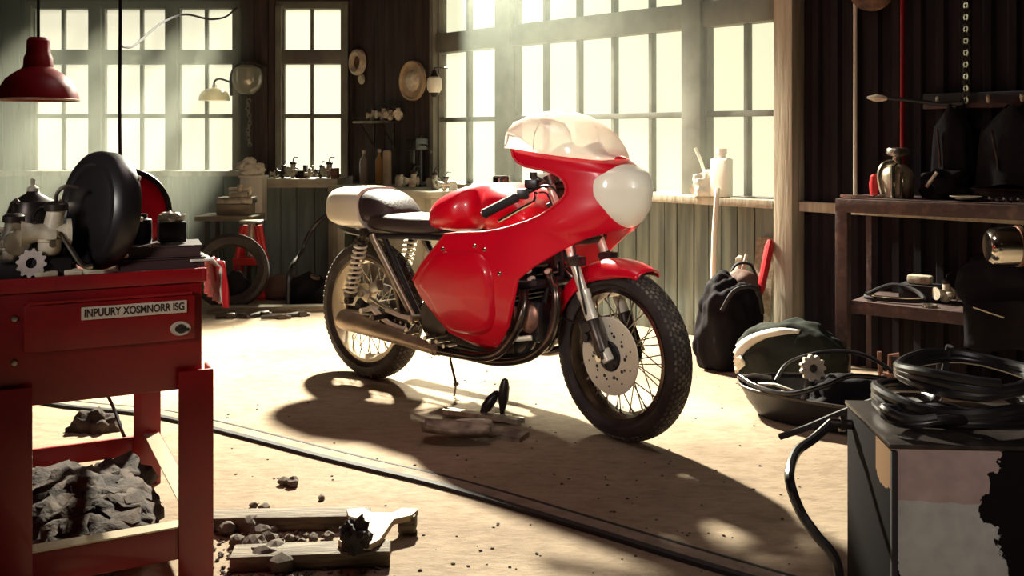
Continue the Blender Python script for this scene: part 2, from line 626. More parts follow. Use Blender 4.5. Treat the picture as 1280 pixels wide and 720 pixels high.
# remaining walls of the shop, behind and beside the viewer
mb = MB()
mb.box((-5.1, 3.3, ZC / 2), (0.12, 9.8, ZC))
struct(mb.build('wall_left', M['darkwood'], sharp=None))
mb = MB()
mb.box((-0.4, -1.5, ZC / 2), (9.6, 0.12, ZC))
struct(mb.build('wall_front', M['darkwood'], sharp=None))
mb = MB()
mb.box((4.25, 0.3, ZC / 2), (0.12, 3.8, ZC))
struct(mb.build('wall_side', M['darkwood'], sharp=None))

# steel guide rail let into the floor
mb = MB()
path = [Vector((-2.6, 4.62, 0)), G(60, 506), G(200, 523), G(420, 578), G(560, 612), G(740, 666), G(930, 724), Vector((1.3, 1.95, 0))]
path = spline(path, 6)
def floor_strip(path, off, w, h, lift=0.001):
    m = MB()
    rr = []
    for i, p in enumerate(path):
        t = (path[min(i + 1, len(path) - 1)] - path[max(i - 1, 0)]).normalized()
        n = Vector((-t.y, t.x, 0))
        c = p + n * off
        rr.append([c - n * w + Vector((0, 0, lift)), c + n * w + Vector((0, 0, lift)), c + n * (w * 0.9) + Vector((0, 0, h)), c - n * (w * 0.9) + Vector((0, 0, h))])
    m.rings(rr)
    return m


rail = floor_strip(path, 0.0, 0.013, 0.012).build('floor_rail', M['matte'], sharp=20)
floor_strip(path, 0.088, 0.0055, 0.004).build('seam', M['matte'], rail, sharp=20)
fine = spline(path[::6], 24)
for k in range(0, len(fine) - 8, 8):
    floor_strip(fine[k:k + 9], 0.048, 0.034, 0.004).build('pale_strip', M['strip'], rail, sharp=20)
tag(rail, 'narrow dark steel rail with pale segmented strip running diagonally across the concrete floor', 'rail')

# ================================================================== THE MOTORCYCLE
# local axes: a forward, b to its right side (local y = -b), z up
def B(a, b, z):
    return Vector((a, -b, z))


bike = thing('motorcycle', 'red racing motorcycle with white tail and round white number plate in the workshop middle',
             'motorcycle', (-0.637, 4.63, 0), math.atan2(-0.671, 0.742))


def part(name, loc=(0, 0, 0), rotz=0.0, parent=None):
    o = bpy.data.objects.new(name, None)
    COL.objects.link(o)
    o.location = loc
    o.rotation_euler = (0, 0, rotz)
    o.parent = parent or bike
    o.empty_display_size = 0.05
    return o


def wheel(name, loc, rotz, r_out, width, r_rim, disc_b, disc_r, front):
    wh = part(name, loc, rotz)
    h = width / 2
    # tyre: outer carcass, closed cross-section (radius, axial)
    prof = []
    N = 18
    rc = r_out - h * 0.95
    for i in range(N + 1):
        t = PI * i / N
        y = -h * math.cos(t)
        rr = rc + h * 0.95 * (math.sin(t) ** 0.75)
        prof.append((rr, y))
    prof += [(r_rim + 0.016, h * 0.72), (r_rim - 0.004, h * 0.62), (r_rim - 0.004, -h * 0.62), (r_rim + 0.016, -h * 0.72)]
    mb = MB()
    mb.lathe(prof, axis=(0, 1, 0), n=72, closed_prof=True)
    mb.build('tyre', M['rubber'], wh)
    # tread blocks
    mb = MB()
    rows = [-0.80, -0.58, -0.35, -0.12, 0.12, 0.35, 0.58, 0.80]
    NB = 76
    for k in range(NB):
        for j, q in enumerate(rows):
            t = 2 * PI * (k + (0.5 if j % 2 else 0)) / NB
            y = q * h
            tt = math.acos(max(-1, min(1, -y / h)))
            rr = rc + h * 0.95 * (math.sin(tt) ** 0.75)
            tilt = -q * 0.75
            m = Matrix.Rotation(-t, 4, 'Y') @ Matrix.Rotation(tilt, 4, 'X')
            c = Matrix.Rotation(-t, 4, 'Y') @ Vector((rr * 1.0, y, 0))
            # local: x radial, y axial, z tangential
            m = Matrix.Rotation(-t, 4, 'Y') @ Matrix.Rotation(q * 0.95, 4, 'Z')
            mb.box(c, (0.0045, h * 0.17, 2 * PI * r_out / NB * 0.60), rot=m @ Matrix.Rotation(R(14 if j % 2 else -14), 4, 'X'), taper=0.95)
    mb.build('tread', M['tread'], wh, sharp=20)
    # rim
    w = h * 0.62
    prof = [(r_rim + 0.004, -w), (r_rim + 0.006, -w - 0.006), (r_rim - 0.008, -w - 0.008), (r_rim - 0.014, -w + 0.004), (r_rim - 0.022, -w * 0.45), (r_rim - 0.026, 0),
            (r_rim - 0.022, w * 0.45), (r_rim - 0.014, w - 0.004), (r_rim - 0.008, w + 0.008), (r_rim + 0.006, w + 0.006), (r_rim + 0.004, w)]
    mb = MB()
    mb.lathe(prof, axis=(0, 1, 0), n=64, closed_prof=True)
    mb.build('rim', M['tanmetal'] if not front else M['pipe'], wh)
    # hub
    mb = MB()
    hw = 0.055
    mb.lathe([(0.0, -hw - 0.012), (0.022, -hw - 0.012), (0.024, -hw), (0.052, -hw), (0.054, -hw + 0.01), (0.036, -hw + 0.018), (0.036, hw - 0.018),
              (0.054, hw - 0.01), (0.052, hw), (0.024, hw), (0.022, hw + 0.012), (0.0, hw + 0.012)], axis=(0, 1, 0), n=32)
    mb.build('hub', M['darkmetal'], wh)
    # spokes
    mb = MB()
    NS = 40
    for k in range(NS):
        t = 2 * PI * k / NS
        side = 1 if k % 2 else -1
        lead = R(32) * (1 if (k // 2) % 2 else -1)
        p0 = Vector((0.048 * math.cos(t + lead), side * 0.046, 0.048 * math.sin(t + lead)))
        p1 = Vector(((r_rim - 0.018) * math.cos(t), side * 0.006, (r_rim - 0.018) * math.sin(t)))
        mb.cyl(p0, p1, 0.0024, n=5)
        d = (p1 - p0).normalized()
        mb.cyl(p1 - d * 0.018, p1, 0.004, n=5)
    mb.build('spokes', M['steel'], wh)
    # brake disc (towards the viewer's side of the bike: local -y)
    mb = MB()
    y0 = -disc_b
    mb.lathe([(0.050, -0.003), (disc_r - 0.002, -0.003), (disc_r, -0.001), (disc_r, 0.001), (disc_r - 0.002, 0.003), (0.050, 0.003)],
             c=(0, y0, 0), axis=(0, 1, 0), n=64, closed_prof=True)
    mb.build('brake_disc', M['disc'], wh)
    mb = MB()
    for k in range(10):
        t = 2 * PI * k / 10
        for rr, q in ((0.078, 0.0065), (0.086, 0.0045)):
            a = t + (0.0 if rr < 0.08 else 0.16)
            mb.lathe([(0, 0), (q, 0), (q, 0.0012), (0, 0.0012)], c=(rr * math.cos(a), y0 - 0.0045, rr * math.sin(a)), axis=(0, 1, 0), n=10)
        a = t + 0.3
        mb.lathe([(0, 0), (0.0035, 0), (0.0035, 0.0012), (0, 0.0012)], c=(0.110 * math.cos(a), y0 - 0.0045, 0.110 * math.sin(a)), axis=(0, 1, 0), n=8)
    mb.build('drill_holes', M['black'], wh)
    mb = MB()
    mb.lathe([(0, -0.030), (0.016, -0.030), (0.020, -0.024), (0.022, -0.012), (0.050, -0.010), (0.056, -0.004), (0.056, 0.006), (0, 0.006)], c=(0, y0, 0), axis=(0, 1, 0), n=32)
    for k in range(6):
        t = 2 * PI * k / 6 + 0.2
        mb.cyl((0.040 * math.cos(t), y0 - 0.016, 0.040 * math.sin(t)), (0.040 * math.cos(t), y0 - 0.006, 0.040 * math.sin(t)), 0.006, n=6)
    mb.build('disc_carrier', M['black'], wh)
    mb = MB()
    mb.cyl((0, y0 - 0.055, 0), (0, 0.10, 0), 0.009, n=12)
    mb.cyl((0, y0 - 0.062, 0), (0, y0 - 0.048, 0), 0.015, n=6)
    mb.build('axle', M['chrome'], wh)
    return wh


AXF, AXR = 1.405, -0.02
STEER = R(-8)
fw = wheel('front_wheel', B(AXF, 0, 0.313), STEER, 0.313, 0.105, 0.236, 0.062, 0.142, True)
rw = wheel('rear_wheel', B(AXR, 0, 0.318), 0, 0.318, 0.115, 0.236, 0.050, 0.115, False)

# ---- front fender (moves with the steering)
fen = part('front_fender', B(AXF, 0, 0.313), STEER)
mb = MB()


def fen_pt(u, v):
    ang = R(66 + (161 - 66) * u)
    tip = min(1, 0.35 + 4.5 * u) * min(1, 0.6 + 3.5 * (1 - u))
    t = -1 + 2 * v
    hw = 0.072 * (0.75 + 0.25 * tip)
    y = hw * math.sin(t * PI / 2 * 0.98)
    drop = (1 - math.cos(t * PI / 2)) * 0.030 + (abs(t) ** 3) * 0.045 * tip * (1.0 if u > 0.3 else u / 0.3 * 0.7 + 0.3)
    r = 0.352 - drop
    return (r * math.cos(ang), y, r * math.sin(ang))


mb.grid(fen_pt, 36, 20)
mb.build('fender_blade', M['red'], fen, solid=0.004)
mb = MB()
for s in (-1, 1):
    y = s * 0.080
    mb.tube([(-0.325, y * 0.9, 0.125), (-0.18, y, 0.10), (-0.075, y * 1.15, 0.13)], 0.0045, 6)
mb.build('fender_stay', M['darkmetal'], fen)

# ---- fork
FT, FB = Vector((1.135, 0, 0.965)), Vector((1.405, 0, 0.315))
fdir = (FB - FT).normalized()
for s, nm in ((1, 'near'), (-1, 'far')):
    b = 0.098 * s
    leg = MB()

    def fp(t):
        p = FT + (FB - FT) * t
        return B(p.x - 0.012 * (1 - abs(t - 0.5)), b, p.z)
    leg.cyl(fp(0), fp(0.72), 0.0175, n=16)
    lo = leg.build('fork_leg', M['forkpaint'], bike)
    sl = MB()
    sl.tube([fp(0.64), fp(0.645), fp(0.68), fp(0.69), fp(0.96), fp(1.0)], [0.019, 0.026, 0.026, 0.0225, 0.024, 0.026], 16)
    sl.tube([fp(0.93), fp(1.0) + Vector((0.02, 0, -0.012))], [0.026, 0.022], 12)
    sl.build('fork_slider', M['forkpaint'], lo)
    br = MB()
    br.tube([fp(0.80), fp(0.81), fp(0.96), fp(1.01)], [0.0245, 0.0275, 0.029, 0.026], 16)
    br.build('axle_clamp', M['darkmetal'], lo)
    br = MB()
    br.tube([fp(0.46) , fp(0.50)], 0.026, 16)
    br.box(fp(0.48) + B(0.02, 0.0, 0), (0.05, 0.05, 0.035), bev=0.006)
    br.build('fork_clamp', M['darkmetal'], lo)
# brake caliper on the near leg
mb = MB()
cp = B(AXF - 0.075, 0.088, 0.405)
mb.box(cp, (0.062, 0.060, 0.085), rot=Matrix.Rotation(R(-20), 4, 'Y'), bev=0.012)
mb.cyl(cp + B(0.01, 0.02, 0.015), cp + B(0.01, 0.042, 0.015), 0.018, n=14)
mb.cyl(cp + B(0.0, 0.02, -0.022), cp + B(0.0, 0.042, -0.022), 0.016, n=14)
mb.tube(spline([cp + B(0, 0.02, 0.04), cp + B(0.0, 0.05, 0.12), cp + B(-0.06, 0.02, 0.28), cp + B(-0.13, -0.03, 0.42)], 6), 0.0045, 6)
mb.tube([cp + B(0.02, 0.012, -0.03), B(AXF - 0.005, 0.105, 0.33)], [0.018, 0.022], 10)
mb.build('brake_caliper', M['black'], bike)
# yokes
mb = MB()
for t in (0.03, 0.36):
    p = FT + (FB - FT) * t
    mb.box(B(p.x - 0.03, 0, p.z), (0.085, 0.26, 0.032), rot=Matrix.Rotation(R(22), 4, 'Y'), bev=0.010)
p0, p1 = FT + (FB - FT) * 0.03, FT + (FB - FT) * 0.36
mb.cyl(B(p0.x - 0.06, 0, p0.z), B(p1.x - 0.06, 0, p1.z), 0.030)
mb.build('fork_yoke', M['darkmetal'], bike)


# ---- fairing: horizontal U outlines stacked in z
Z_REAR = [(0.285, 0.83), (0.33, 0.70), (0.40, 0.655), (0.464, 0.595), (0.533, 0.561), (0.61, 0.627), (0.688, 0.700), (0.727, 0.732), (0.738, 0.80), (0.749, 0.935),
          (0.760, 1.00), (0.778, 1.067), (0.800, 1.135), (0.823, 1.186), (0.869, 1.247), (0.900, 1.272), (0.925, 1.276), (0.945, 1.268), (0.965, 1.252), (0.982, 1.225), (0.993, 1.195),
          (1.000, 1.15), (1.006, 1.10), (1.020, 1.065), (1.041, 1.045), (1.077, 1.030)]
Z_FRONT = [(0.285, 0.98), (0.328, 1.02), (0.40, 1.066), (0.492, 1.093), (0.583, 1.115), (0.634, 1.19), (0.685, 1.29), (0.742, 1.42), (0.77, 1.54), (0.80, 1.8)]
Z_B = [(0.285, 0.17), (0.33, 0.205), (0.40, 0.242), (0.50, 0.268), (0.60, 0.276), (0.70, 0.262), (0.80, 0.236), (0.90, 0.205), (0.95, 0.200), (1.04, 0.208), (1.08, 0.205)]
Z_N = [(0.60, 1.36), (0.70, 1.385), (0.742, 1.41), (0.785, 1.455), (0.85, 1.492), (0.927, 1.506), (1.00, 1.488), (1.03, 1.465), (1.056, 1.43), (1.08, 1.40)]
LN = 0.55


def fair_theta(a, z):
    an = lerp(Z_N, z)
    c = 1 - (an - a) / LN
    return PI / 2 if c <= 0 else math.acos(min(1, c))


def fair_b(a, z):
    return lerp(Z_B, z) * math.sin(fair_theta(a, z)) ** 0.9


def fair_ab(s, z):
    """s = 0 at the nose, 1 where the flank starts, beyond: straight back"""
    an, bb = lerp(Z_N, z), lerp(Z_B, z)
    if s <= 1:
        th = s * PI / 2
        return an - LN * (1 - math.cos(th)), bb * math.sin(th) ** 0.9
    return an - LN - (s - 1) * 0.5, bb


def fair_srear(z):
    ar, an = lerp(Z_REAR, z), lerp(Z_N, z)
    if ar < an - LN:
        return 1 + (an - LN - ar) / 0.5
    return fair_theta(ar, z) / (PI / 2)


def fair_sfront(z):
    if z >= 0.79:
        return 0.0
    a25 = lerp(Z_FRONT, z)
    lo, hi = 0.0, 2.0
    for _ in range(40):
        mid = (lo + hi) / 2
        a, b = fair_ab(mid, z)
        if a > a25 - 0.7 * (0.25 - b):
            lo = mid
        else:
            hi = mid
    return lo if lo > 0.004 else 0.0


def zshear(a, z):
    k = max(0.0, min(1.0, (z - 0.96) / 0.115))
    return z - 0.125 * k * max(0, a - 1.03)


zrows = []
zz = [q[0] for q in Z_REAR]
for a, b in zip(zz, zz[1:]):
    n = max(1, int((b - a) / 0.022))
    for k in range(n):
        zrows.append(a + (b - a) * k / n)
zrows.append(zz[-1])
NT = 30
mb = MB()
for side in (1, -1):
    def fpnt(u, v, side=side):
        z = zrows[round(u * (len(zrows) - 1))]
        s0, s1 = fair_srear(z), fair_sfront(z)
        s = s1 + (s0 - s1) * v
        a, b = fair_ab(s, z)
        return B(a, side * b, zshear(a, z))
    mb.grid(fpnt, len(zrows) - 1, NT)
fairing = mb.build('fairing', M['red'], bike, sharp=50, solid=0.005)
# pale edge beading round the cockpit opening
for side in (1, -1):
    pts = []
    for z in [0.533, 0.61, 0.688, 0.727, 0.738, 0.749, 0.760, 0.778, 0.800, 0.823, 0.869, 0.900, 0.925, 0.945, 0.965, 0.982, 0.993, 1.0, 1.006, 1.02, 1.041, 1.07]:
        a, b = fair_ab(fair_srear(z), z)
        pts.append(B(a, side * (b + 0.001), zshear(a, z)))
    mb = MB()
    mb.tube(pts, 0.0042, 6)
    mb.build('edge_beading', M['red_flat'], fairing)
# raised flank panel on both sides and its fasteners
outline = [(0.70, 0.652), (0.90, 0.672), (0.965, 0.645), (0.995, 0.59), (1.00, 0.50), (0.985, 0.42), (0.94, 0.365), (0.86, 0.338), (0.74, 0.338), (0.70, 0.36), (0.640, 0.47), (0.600, 0.535)]
oc = (sum(p[0] for p in outline) / len(outline), sum(p[1] for p in outline) / len(outline))
ol = [(p.x, p.y) for p in spline([(x, y, 0) for x, y in outline], 4, closed=True)]
for side in (1, -1):
    mb = MB()

    def ppt(k, t, side=side):
        x, z = ol[k % len(ol)]
        a, zz_ = oc[0] + (x - oc[0]) * t, oc[1] + (z - oc[1]) * t
        h = 0.020 * min(1, max(0, (1.0 - t) / 0.12)) ** 0.6
        return B(a, side * (fair_b(a, zz_) + h - 0.002), zz_)
    rings_ = []
    for t in (0.03, 0.3, 0.6, 0.8, 0.87, 0.9, 0.94, 0.97, 0.99, 1.0):
        rings_.append([ppt(k, t) for k in range(len(ol))])
    mb.rings(rings_, cap=False)
    mb.face([v for v in mb.bm.verts][:len(ol)])
    mb.build('flank_panel', M['red'], fairing, sharp=40)
for (a, z) in ((0.735, 0.672), (0.905, 0.695), (0.955, 0.685), (1.03, 0.60)):
    mb = MB()
    b = fair_b(a, z)
    mb.lathe([(0, 0.007), (0.006, 0.006), (0.009, 0.002), (0.009, -0.002), (0, -0.002)], c=B(a, b + 0.002, z), axis=(0, -1, 0), n=12)
    mb.build('fastener', M['chrome'], fairing)
# number plate: white oval following the nose
mb = MB()
rings_ = []
PZ, PR = 0.918, 0.134
for q in (1.0, 0.985, 0.94, 0.85, 0.7, 0.5, 0.25, 0.02):
    ring = []
    for k in range(48):
        t = 2 * PI * k / 48
        b = 0.012 + PR * q * math.cos(t) * 0.93
        z = PZ + PR * q * math.sin(t) * 1.02
        bb, an = lerp(Z_B, z), lerp(Z_N, z)
        sb = min(0.999, abs(b) / bb) ** (1 / 0.9)
        a = an - LN * (1 - math.sqrt(1 - sb * sb)) + 0.010 * min(1, (1 - q) / 0.06 + 0.1) + 0.012 * (1 - q * q)
        ring.append(B(a, b, zshear(a, z)))
    rings_.append(ring)
mb.rings(rings_, cap=True)
o = mb.build('number_plate', M['cream'], bike, sharp=60)
o['label'] = 'blank white oval number plate on the nose'
# ---- windscreen
mb = MB()
SCR = [(1.005, 1.185), (1.05, 1.207), (1.09, 1.214), (1.14, 1.212), (1.19, 1.200), (1.24, 1.176), (1.286, 1.146), (1.325, 1.108), (1.361, 1.062), (1.40, 1.042)]


def scr(u, v):
    a = 1.005 + (1.40 - 1.005) * u
    t = -1 + 2 * v
    w = 0.202 * math.sqrt(max(0.0, 1 - (max(0, a - 1.06) / 0.345) ** 2.4)) + 0.002
    base = zshear(a, 1.074) - 0.004
    top = max(base + 0.003, lerp(SCR, a) - (0.0))
    th = t * PI / 2
    b = w * math.copysign(abs(math.sin(th)) ** 0.8, th)
    z = base + (top - base) * abs(math.cos(th)) ** 0.62
    return B(a + (1.0 - abs(t)) * 0.0, b, z)


mb.grid(scr, 30, 28)
scrn = mb.build('windscreen', M['screen'], bike, sharp=70)
mb = MB()
mb.tube([B(*p) for p in [(1.008, 0.203, 1.078), (1.008, 0.19, 1.13), (1.008, 0.15, 1.168), (1.008, 0.07, 1.184), (1.008, -0.07, 1.184), (1.008, -0.15, 1.168), (1.008, -0.19, 1.13), (1.008, -0.203, 1.078)]], 0.0025, 6)
for t in (1, -1):
    mb.tube([scr(0.36, q if t > 0 else 1 - q) for q in (0.0, 0.02, 0.05, 0.1, 0.2, 0.3, 0.4, 0.5)], 0.0014, 5)
mb.build('screen_rim', M['bone'], scrn)
# instruments behind the screen
mb = MB()
for b, a in ((0.075, 1.20), (-0.055, 1.23)):
    mb.lathe([(0, 0.03), (0.046, 0.03), (0.050, 0.022), (0.050, -0.02), (0.03, -0.045), (0, -0.045)], c=B(a, b, 1.045), axis=(-0.5, 0, 0.85), n=24)
mb.box(B(1.19, 0, 1.01), (0.05, 0.24, 0.03), bev=0.008)
mb.tube([B(1.19, 0, 1.0), B(1.14, 0, 0.97)], 0.015, 8)
mb.build('instruments', M['black'], bike)

# ---- tank
mb = MB()
TK = [  # a, halfwidth, top, bottom, squareness
    (0.485, 0.085, 0.800, 0.735), (0.50, 0.125, 0.835, 0.722), (0.54, 0.150, 0.868, 0.718), (0.60, 0.160, 0.893, 0.718), (0.66, 0.150, 0.912, 0.720),
    (0.71, 0.112, 0.922, 0.722), (0.745, 0.102, 0.927, 0.722), (0.79, 0.118, 0.930, 0.722), (0.83, 0.142, 0.930, 0.722), (0.88, 0.158, 0.926, 0.722), (0.95, 0.165, 0.912, 0.724), (1.01, 0.158, 0.888, 0.730),
    (1.06, 0.140, 0.850, 0.742), (1.085, 0.105, 0.815, 0.760)]
TKs = spline([Vector((a, w, t)) for a, w, t, _ in TK], 4)
TKb = spline([Vector((a, bb, 0)) for a, _, _, bb in TK], 4)
rr = []
for p, q in zip(TKs, TKb):
    a, w, top, bot = p.x, p.y, p.z, q.y
    zc, h = bot + (top - bot) * 0.42, 0
    ring = []
    for k in range(40):
        t = 2 * PI * k / 40
        c, s = math.cos(t), math.sin(t)
        e = 0.62
        y = w * math.copysign(abs(c) ** e, c)
        z = zc + (math.copysign(abs(s) ** 0.8, s) * ((top - zc) if s > 0 else (zc - bot)))
        if s > 0:
            y *= 1 - 0.16 * s * s
        ring.append(B(a, y, z))
    rr.append(ring)
mb.rings(rr)
tank = mb.build('fuel_tank', M['red'], bike, sharp=60)
mb = MB()
mb.lathe([(0, 0.022), (0.03, 0.022), (0.036, 0.016), (0.036, -0.01), (0, -0.01)], c=B(0.80, 0, 0.932), axis=(0, 0, 1), n=24)
mb.build('filler_cap', M['chrome'], tank)

# ---- seat, bump stop and tail
mb = MB()
rr = []
for a, w, t, bt in ((0.10, 0.125, 0.765, 0.700), (0.13, 0.135, 0.778, 0.694), (0.25, 0.140, 0.772, 0.690), (0.38, 0.140, 0.772, 0.690), (0.48, 0.130, 0.775, 0.692), (0.54, 0.115, 0.772, 0.700), (0.555, 0.10, 0.76, 0.71)):
    ring = []
    for k in range(28):
        th = 2 * PI * k / 28
        c, s = math.cos(th), math.sin(th)
        zc = (t + bt) / 2
        ring.append(B(a, w * math.copysign(abs(c) ** 0.45, c), zc + (t - bt) / 2 * math.copysign(abs(s) ** 0.5, s)))
    rr.append(ring)
mb.rings(rr)
seat = mb.build('seat', M['leather'], bike, sharp=60)
mb = MB()
rr = []
for a, w, t in ((-0.01, 0.142, 0.874), (0.06, 0.142, 0.873), (0.105, 0.138, 0.868), (0.150, 0.128, 0.850), (0.185, 0.118, 0.824), (0.215, 0.105, 0.793), (0.228, 0.08, 0.772)):
    bt = 0.715
    ring = []
    for k in range(32):
        th = 2 * PI * k / 32
        c, s = math.cos(th), math.sin(th)
        zc = bt + (t - bt) * 0.35
        ring.append(B(a, w * math.copysign(abs(c) ** 0.7, c), zc + (math.copysign(abs(s) ** 0.75, s)) * ((t - zc) if s > 0 else (zc - bt))))
    rr.append(ring)
mb.rings(rr)
mb.build('bump_stop', M['leather'], seat, sharp=60)
mb = MB()
rr = []
TL = [(-0.262, 0.03, 0.800, 0.755), (-0.255, 0.065, 0.835, 0.735), (-0.235, 0.098, 0.858, 0.718), (-0.20, 0.122, 0.873, 0.705), (-0.15, 0.138, 0.881, 0.696), (-0.08, 0.148, 0.885, 0.690), (-0.02, 0.152, 0.886, 0.688),
      (0.03, 0.152, 0.885, 0.688)]
for a, w, t, bt in TL:
    ring = []
    for k in range(40):
        th = 2 * PI * k / 40
        c, s = math.cos(th), math.sin(th)
        zc = bt + (t - bt) * 0.40
        slant = 0.09 * max(0, 1 - (z - bt) / (t - bt)) if False else 0
        z = zc + (math.copysign(abs(s) ** 0.72, s)) * ((t - zc) if s > 0 else (zc - bt))
        y = w * math.copysign(abs(c) ** 0.62, c)
        aa = a + (0.0 if a < 0 else 0.06 * (1 - (z - bt) / (t - bt)))
        ring.append(B(aa, y, z))
    rr.append(ring)
mb.rings(rr)
o = mb.build('tail_cowl', M['cream'], bike, sharp=60)
o['label'] = 'white rounded tail cowl'

# ---- frame
mb = MB()
for s in (1, -1):
    b = 0.115 * s
    mb.tube(spline([B(-0.16, b * 0.6, 0.695), B(-0.04, b, 0.684), B(0.15, b * 1.06, 0.676), B(0.40, b * 1.06, 0.688), B(0.62, b, 0.700), B(0.90, b * 0.6, 0.76), B(1.10, 0, 0.86)], 5), 0.0135, 10)
    mb.tube([B(0.20, b * 1.02, 0.680), B(0.44, b * 1.0, 0.34)], 0.0115, 10)
    mb.tube(spline([B(0.44, b, 0.34), B(0.50, b * 0.9, 0.265), B(0.62, b * 0.8, 0.245), B(0.92, b * 0.7, 0.245), B(1.02, b * 0.6, 0.30), B(1.08, b * 0.4, 0.50), B(1.10, 0.01 * s, 0.78)], 5), 0.0125, 10)
    mb.tube([B(0.62, b, 0.700), B(0.50, b, 0.36)], 0.0125, 10)
mb.tube([B(-0.10, 0.10, 0.69), B(-0.10, -0.10, 0.69)], 0.011, 8)
mb.build('frame', M['black'], bike)
for s in (1, -1):
    mb = MB()
    mb.tube([B(0.148, 0.135 * s, 0.676), B(0.165, 0.140 * s, 0.655), B(0.418, 0.148 * s, 0.362), B(0.43, 0.148 * s, 0.345)], [0.016, 0.0135, 0.0135, 0.016], 12)
    mb.cyl(B(0.43, 0.10 * s, 0.345), B(0.43, 0.168 * s, 0.345), 0.017, n=12)
    o = mb.build('seat_stay', M['tanmetal'], bike)
    o['label'] = 'bare metal tube running down from the seat'
# rear shocks
for s in (1, -1):
    b = 0.150 * s
    p0, p1 = B(0.105, b, 0.690), B(0.000, b, 0.375)
    d = (p1 - p0)
    root = MB()
    root.cyl(p0, p0 + d * 0.30, 0.015, n=12)
    root.cyl(p0 + d * 0.25, p1, 0.010, n=12)
    root.lathe([(0.006, -0.014), (0.018, -0.014), (0.018, 0.014), (0.006, 0.014)], c=p0, axis=(0, 1, 0), n=16, closed_prof=True)
    root.lathe([(0.006, -0.014), (0.018, -0.014), (0.018, 0.014), (0.006, 0.014)], c=p1, axis=(0, 1, 0), n=16, closed_prof=True)
    root.lathe([(0, -0.006), (0.032, -0.006), (0.032, 0.004), (0, 0.004)], c=p0 + d * 0.14, axis=d, n=20)
    root.lathe([(0, -0.006), (0.032, -0.006), (0.030, 0.012), (0, 0.016)], c=p0 + d * 0.88, axis=d, n=20)
    sh = root.build('shock_absorber', M['darkmetal'], bike)
    mb = MB()
    dn = d.normalized()
    x = dn.orthogonal().normalized()
    y = dn.cross(x)
    turns, n = 10, 140
    mb.tube([p0 + d * (0.15 + 0.72 * k / n) + (x * math.cos(2 * PI * turns * k / n) + y * math.sin(2 * PI * turns * k / n)) * 0.027 for k in range(n + 1)], 0.0058, 7)
    mb.build('coil_spring', M['disc'], sh)
# swingarm, chain, sprocket
mb = MB()
for s in (1, -1):
    mb.tube([B(0.44, 0.10 * s, 0.335), B(0.20, 0.105 * s, 0.335), B(-0.045, 0.108 * s, 0.322)], [0.022, 0.019, 0.017], 10)
    mb.box(B(-0.03, 0.108 * s, 0.32), (0.08, 0.014, 0.045), bev=0.005)
mb.cyl(B(0.43, -0.12, 0.335), B(0.43, 0.12, 0.335), 0.024)
mb.build('swingarm', M['darkmetal'], bike)
mb = MB()
mb.lathe([(0.05, -0.004), (0.098, -0.004), (0.102, 0), (0.098, 0.004), (0.05, 0.004)], c=B(AXR, -0.075, 0.318), axis=(0, 1, 0), n=40, closed_prof=True)
ch = [B(AXR, -0.075, 0.318 + 0.10), B(0.48, -0.075, 0.36), B(0.515, -0.075, 0.325), B(0.48, -0.075, 0.29), B(AXR, -0.075, 0.318 - 0.10)]
mb.tube(ch, 0.007, 6)
mb.build('drive_chain', M['darkmetal'], bike)
# rear brake caliper and pale metal bits seen through the frame
mb = MB()
mb.box(B(0.055, 0.092, 0.408), (0.09, 0.05, 0.055), rot=Matrix.Rotation(R(25), 4, 'Y'), bev=0.012)
mb.cyl(B(0.05, 0.10, 0.41), B(0.05, 0.13, 0.41), 0.019, n=14)
mb.box(B(0.115, 0.085, 0.44), (0.06, 0.045, 0.05), rot=Matrix.Rotation(R(-20), 4, 'Y'), bev=0.012)
mb.tube([B(0.06, 0.10, 0.40), B(0.20, 0.11, 0.36), B(0.30, 0.115, 0.35)], 0.008, 8)
mb.build('rear_caliper', M['alu'], bike)
# foot rest, rear-set plate and pedal
mb = MB()
mb.prism([(0.24, 0.30), (0.40, 0.28), (0.45, 0.33), (0.42, 0.375), (0.34, 0.36), (0.27, 0.37), (0.225, 0.345)], -0.166, -0.155,
         Matrix(((1, 0, 0, 0), (0, 0, 1, 0), (0, 1, 0, 0), (0, 0, 0, 1))))
mb.cyl(B(0.30, 0.16, 0.345), B(0.30, 0.265, 0.345), 0.012, n=12)
mb.build('foot_rest', M['darkmetal'], bike)
mb = MB()
mb.tube(spline([B(0.19, 0.19, 0.365), B(0.23, 0.20, 0.37), B(0.275, 0.20, 0.345), B(0.33, 0.19, 0.315), B(0.42, 0.18, 0.300)], 5), [0.013] * 10 + [0.011] * 11, 10)
mb.tube([B(0.20, 0.19, 0.365), B(0.20, 0.245, 0.362)], 0.011, 10)
mb.tube([B(0.30, 0.185, 0.37), B(0.385, 0.175, 0.352), B(0.44, 0.170, 0.348)], 0.010, 8)
mb.build('brake_pedal', M['disc'], bike)
mb = MB()
for k in range(7):
    a = 0.24 + k * 0.035
    mb.cyl(B(a, 0.165, 0.33 - 0.006 * (k % 3)), B(a, 0.178, 0.33 - 0.006 * (k % 3)), 0.007, n=6)
for (a, z) in ((0.36, 0.275), (0.375, 0.245), (0.45, 0.29), (0.60, 0.275), (0.64, 0.285), (0.68, 0.272), (0.57, 0.29)):
    mb.cyl(B(a, 0.14, z), B(a, 0.215, z), 0.009, n=6)
mb.build('bolts', M['steel'], bike)

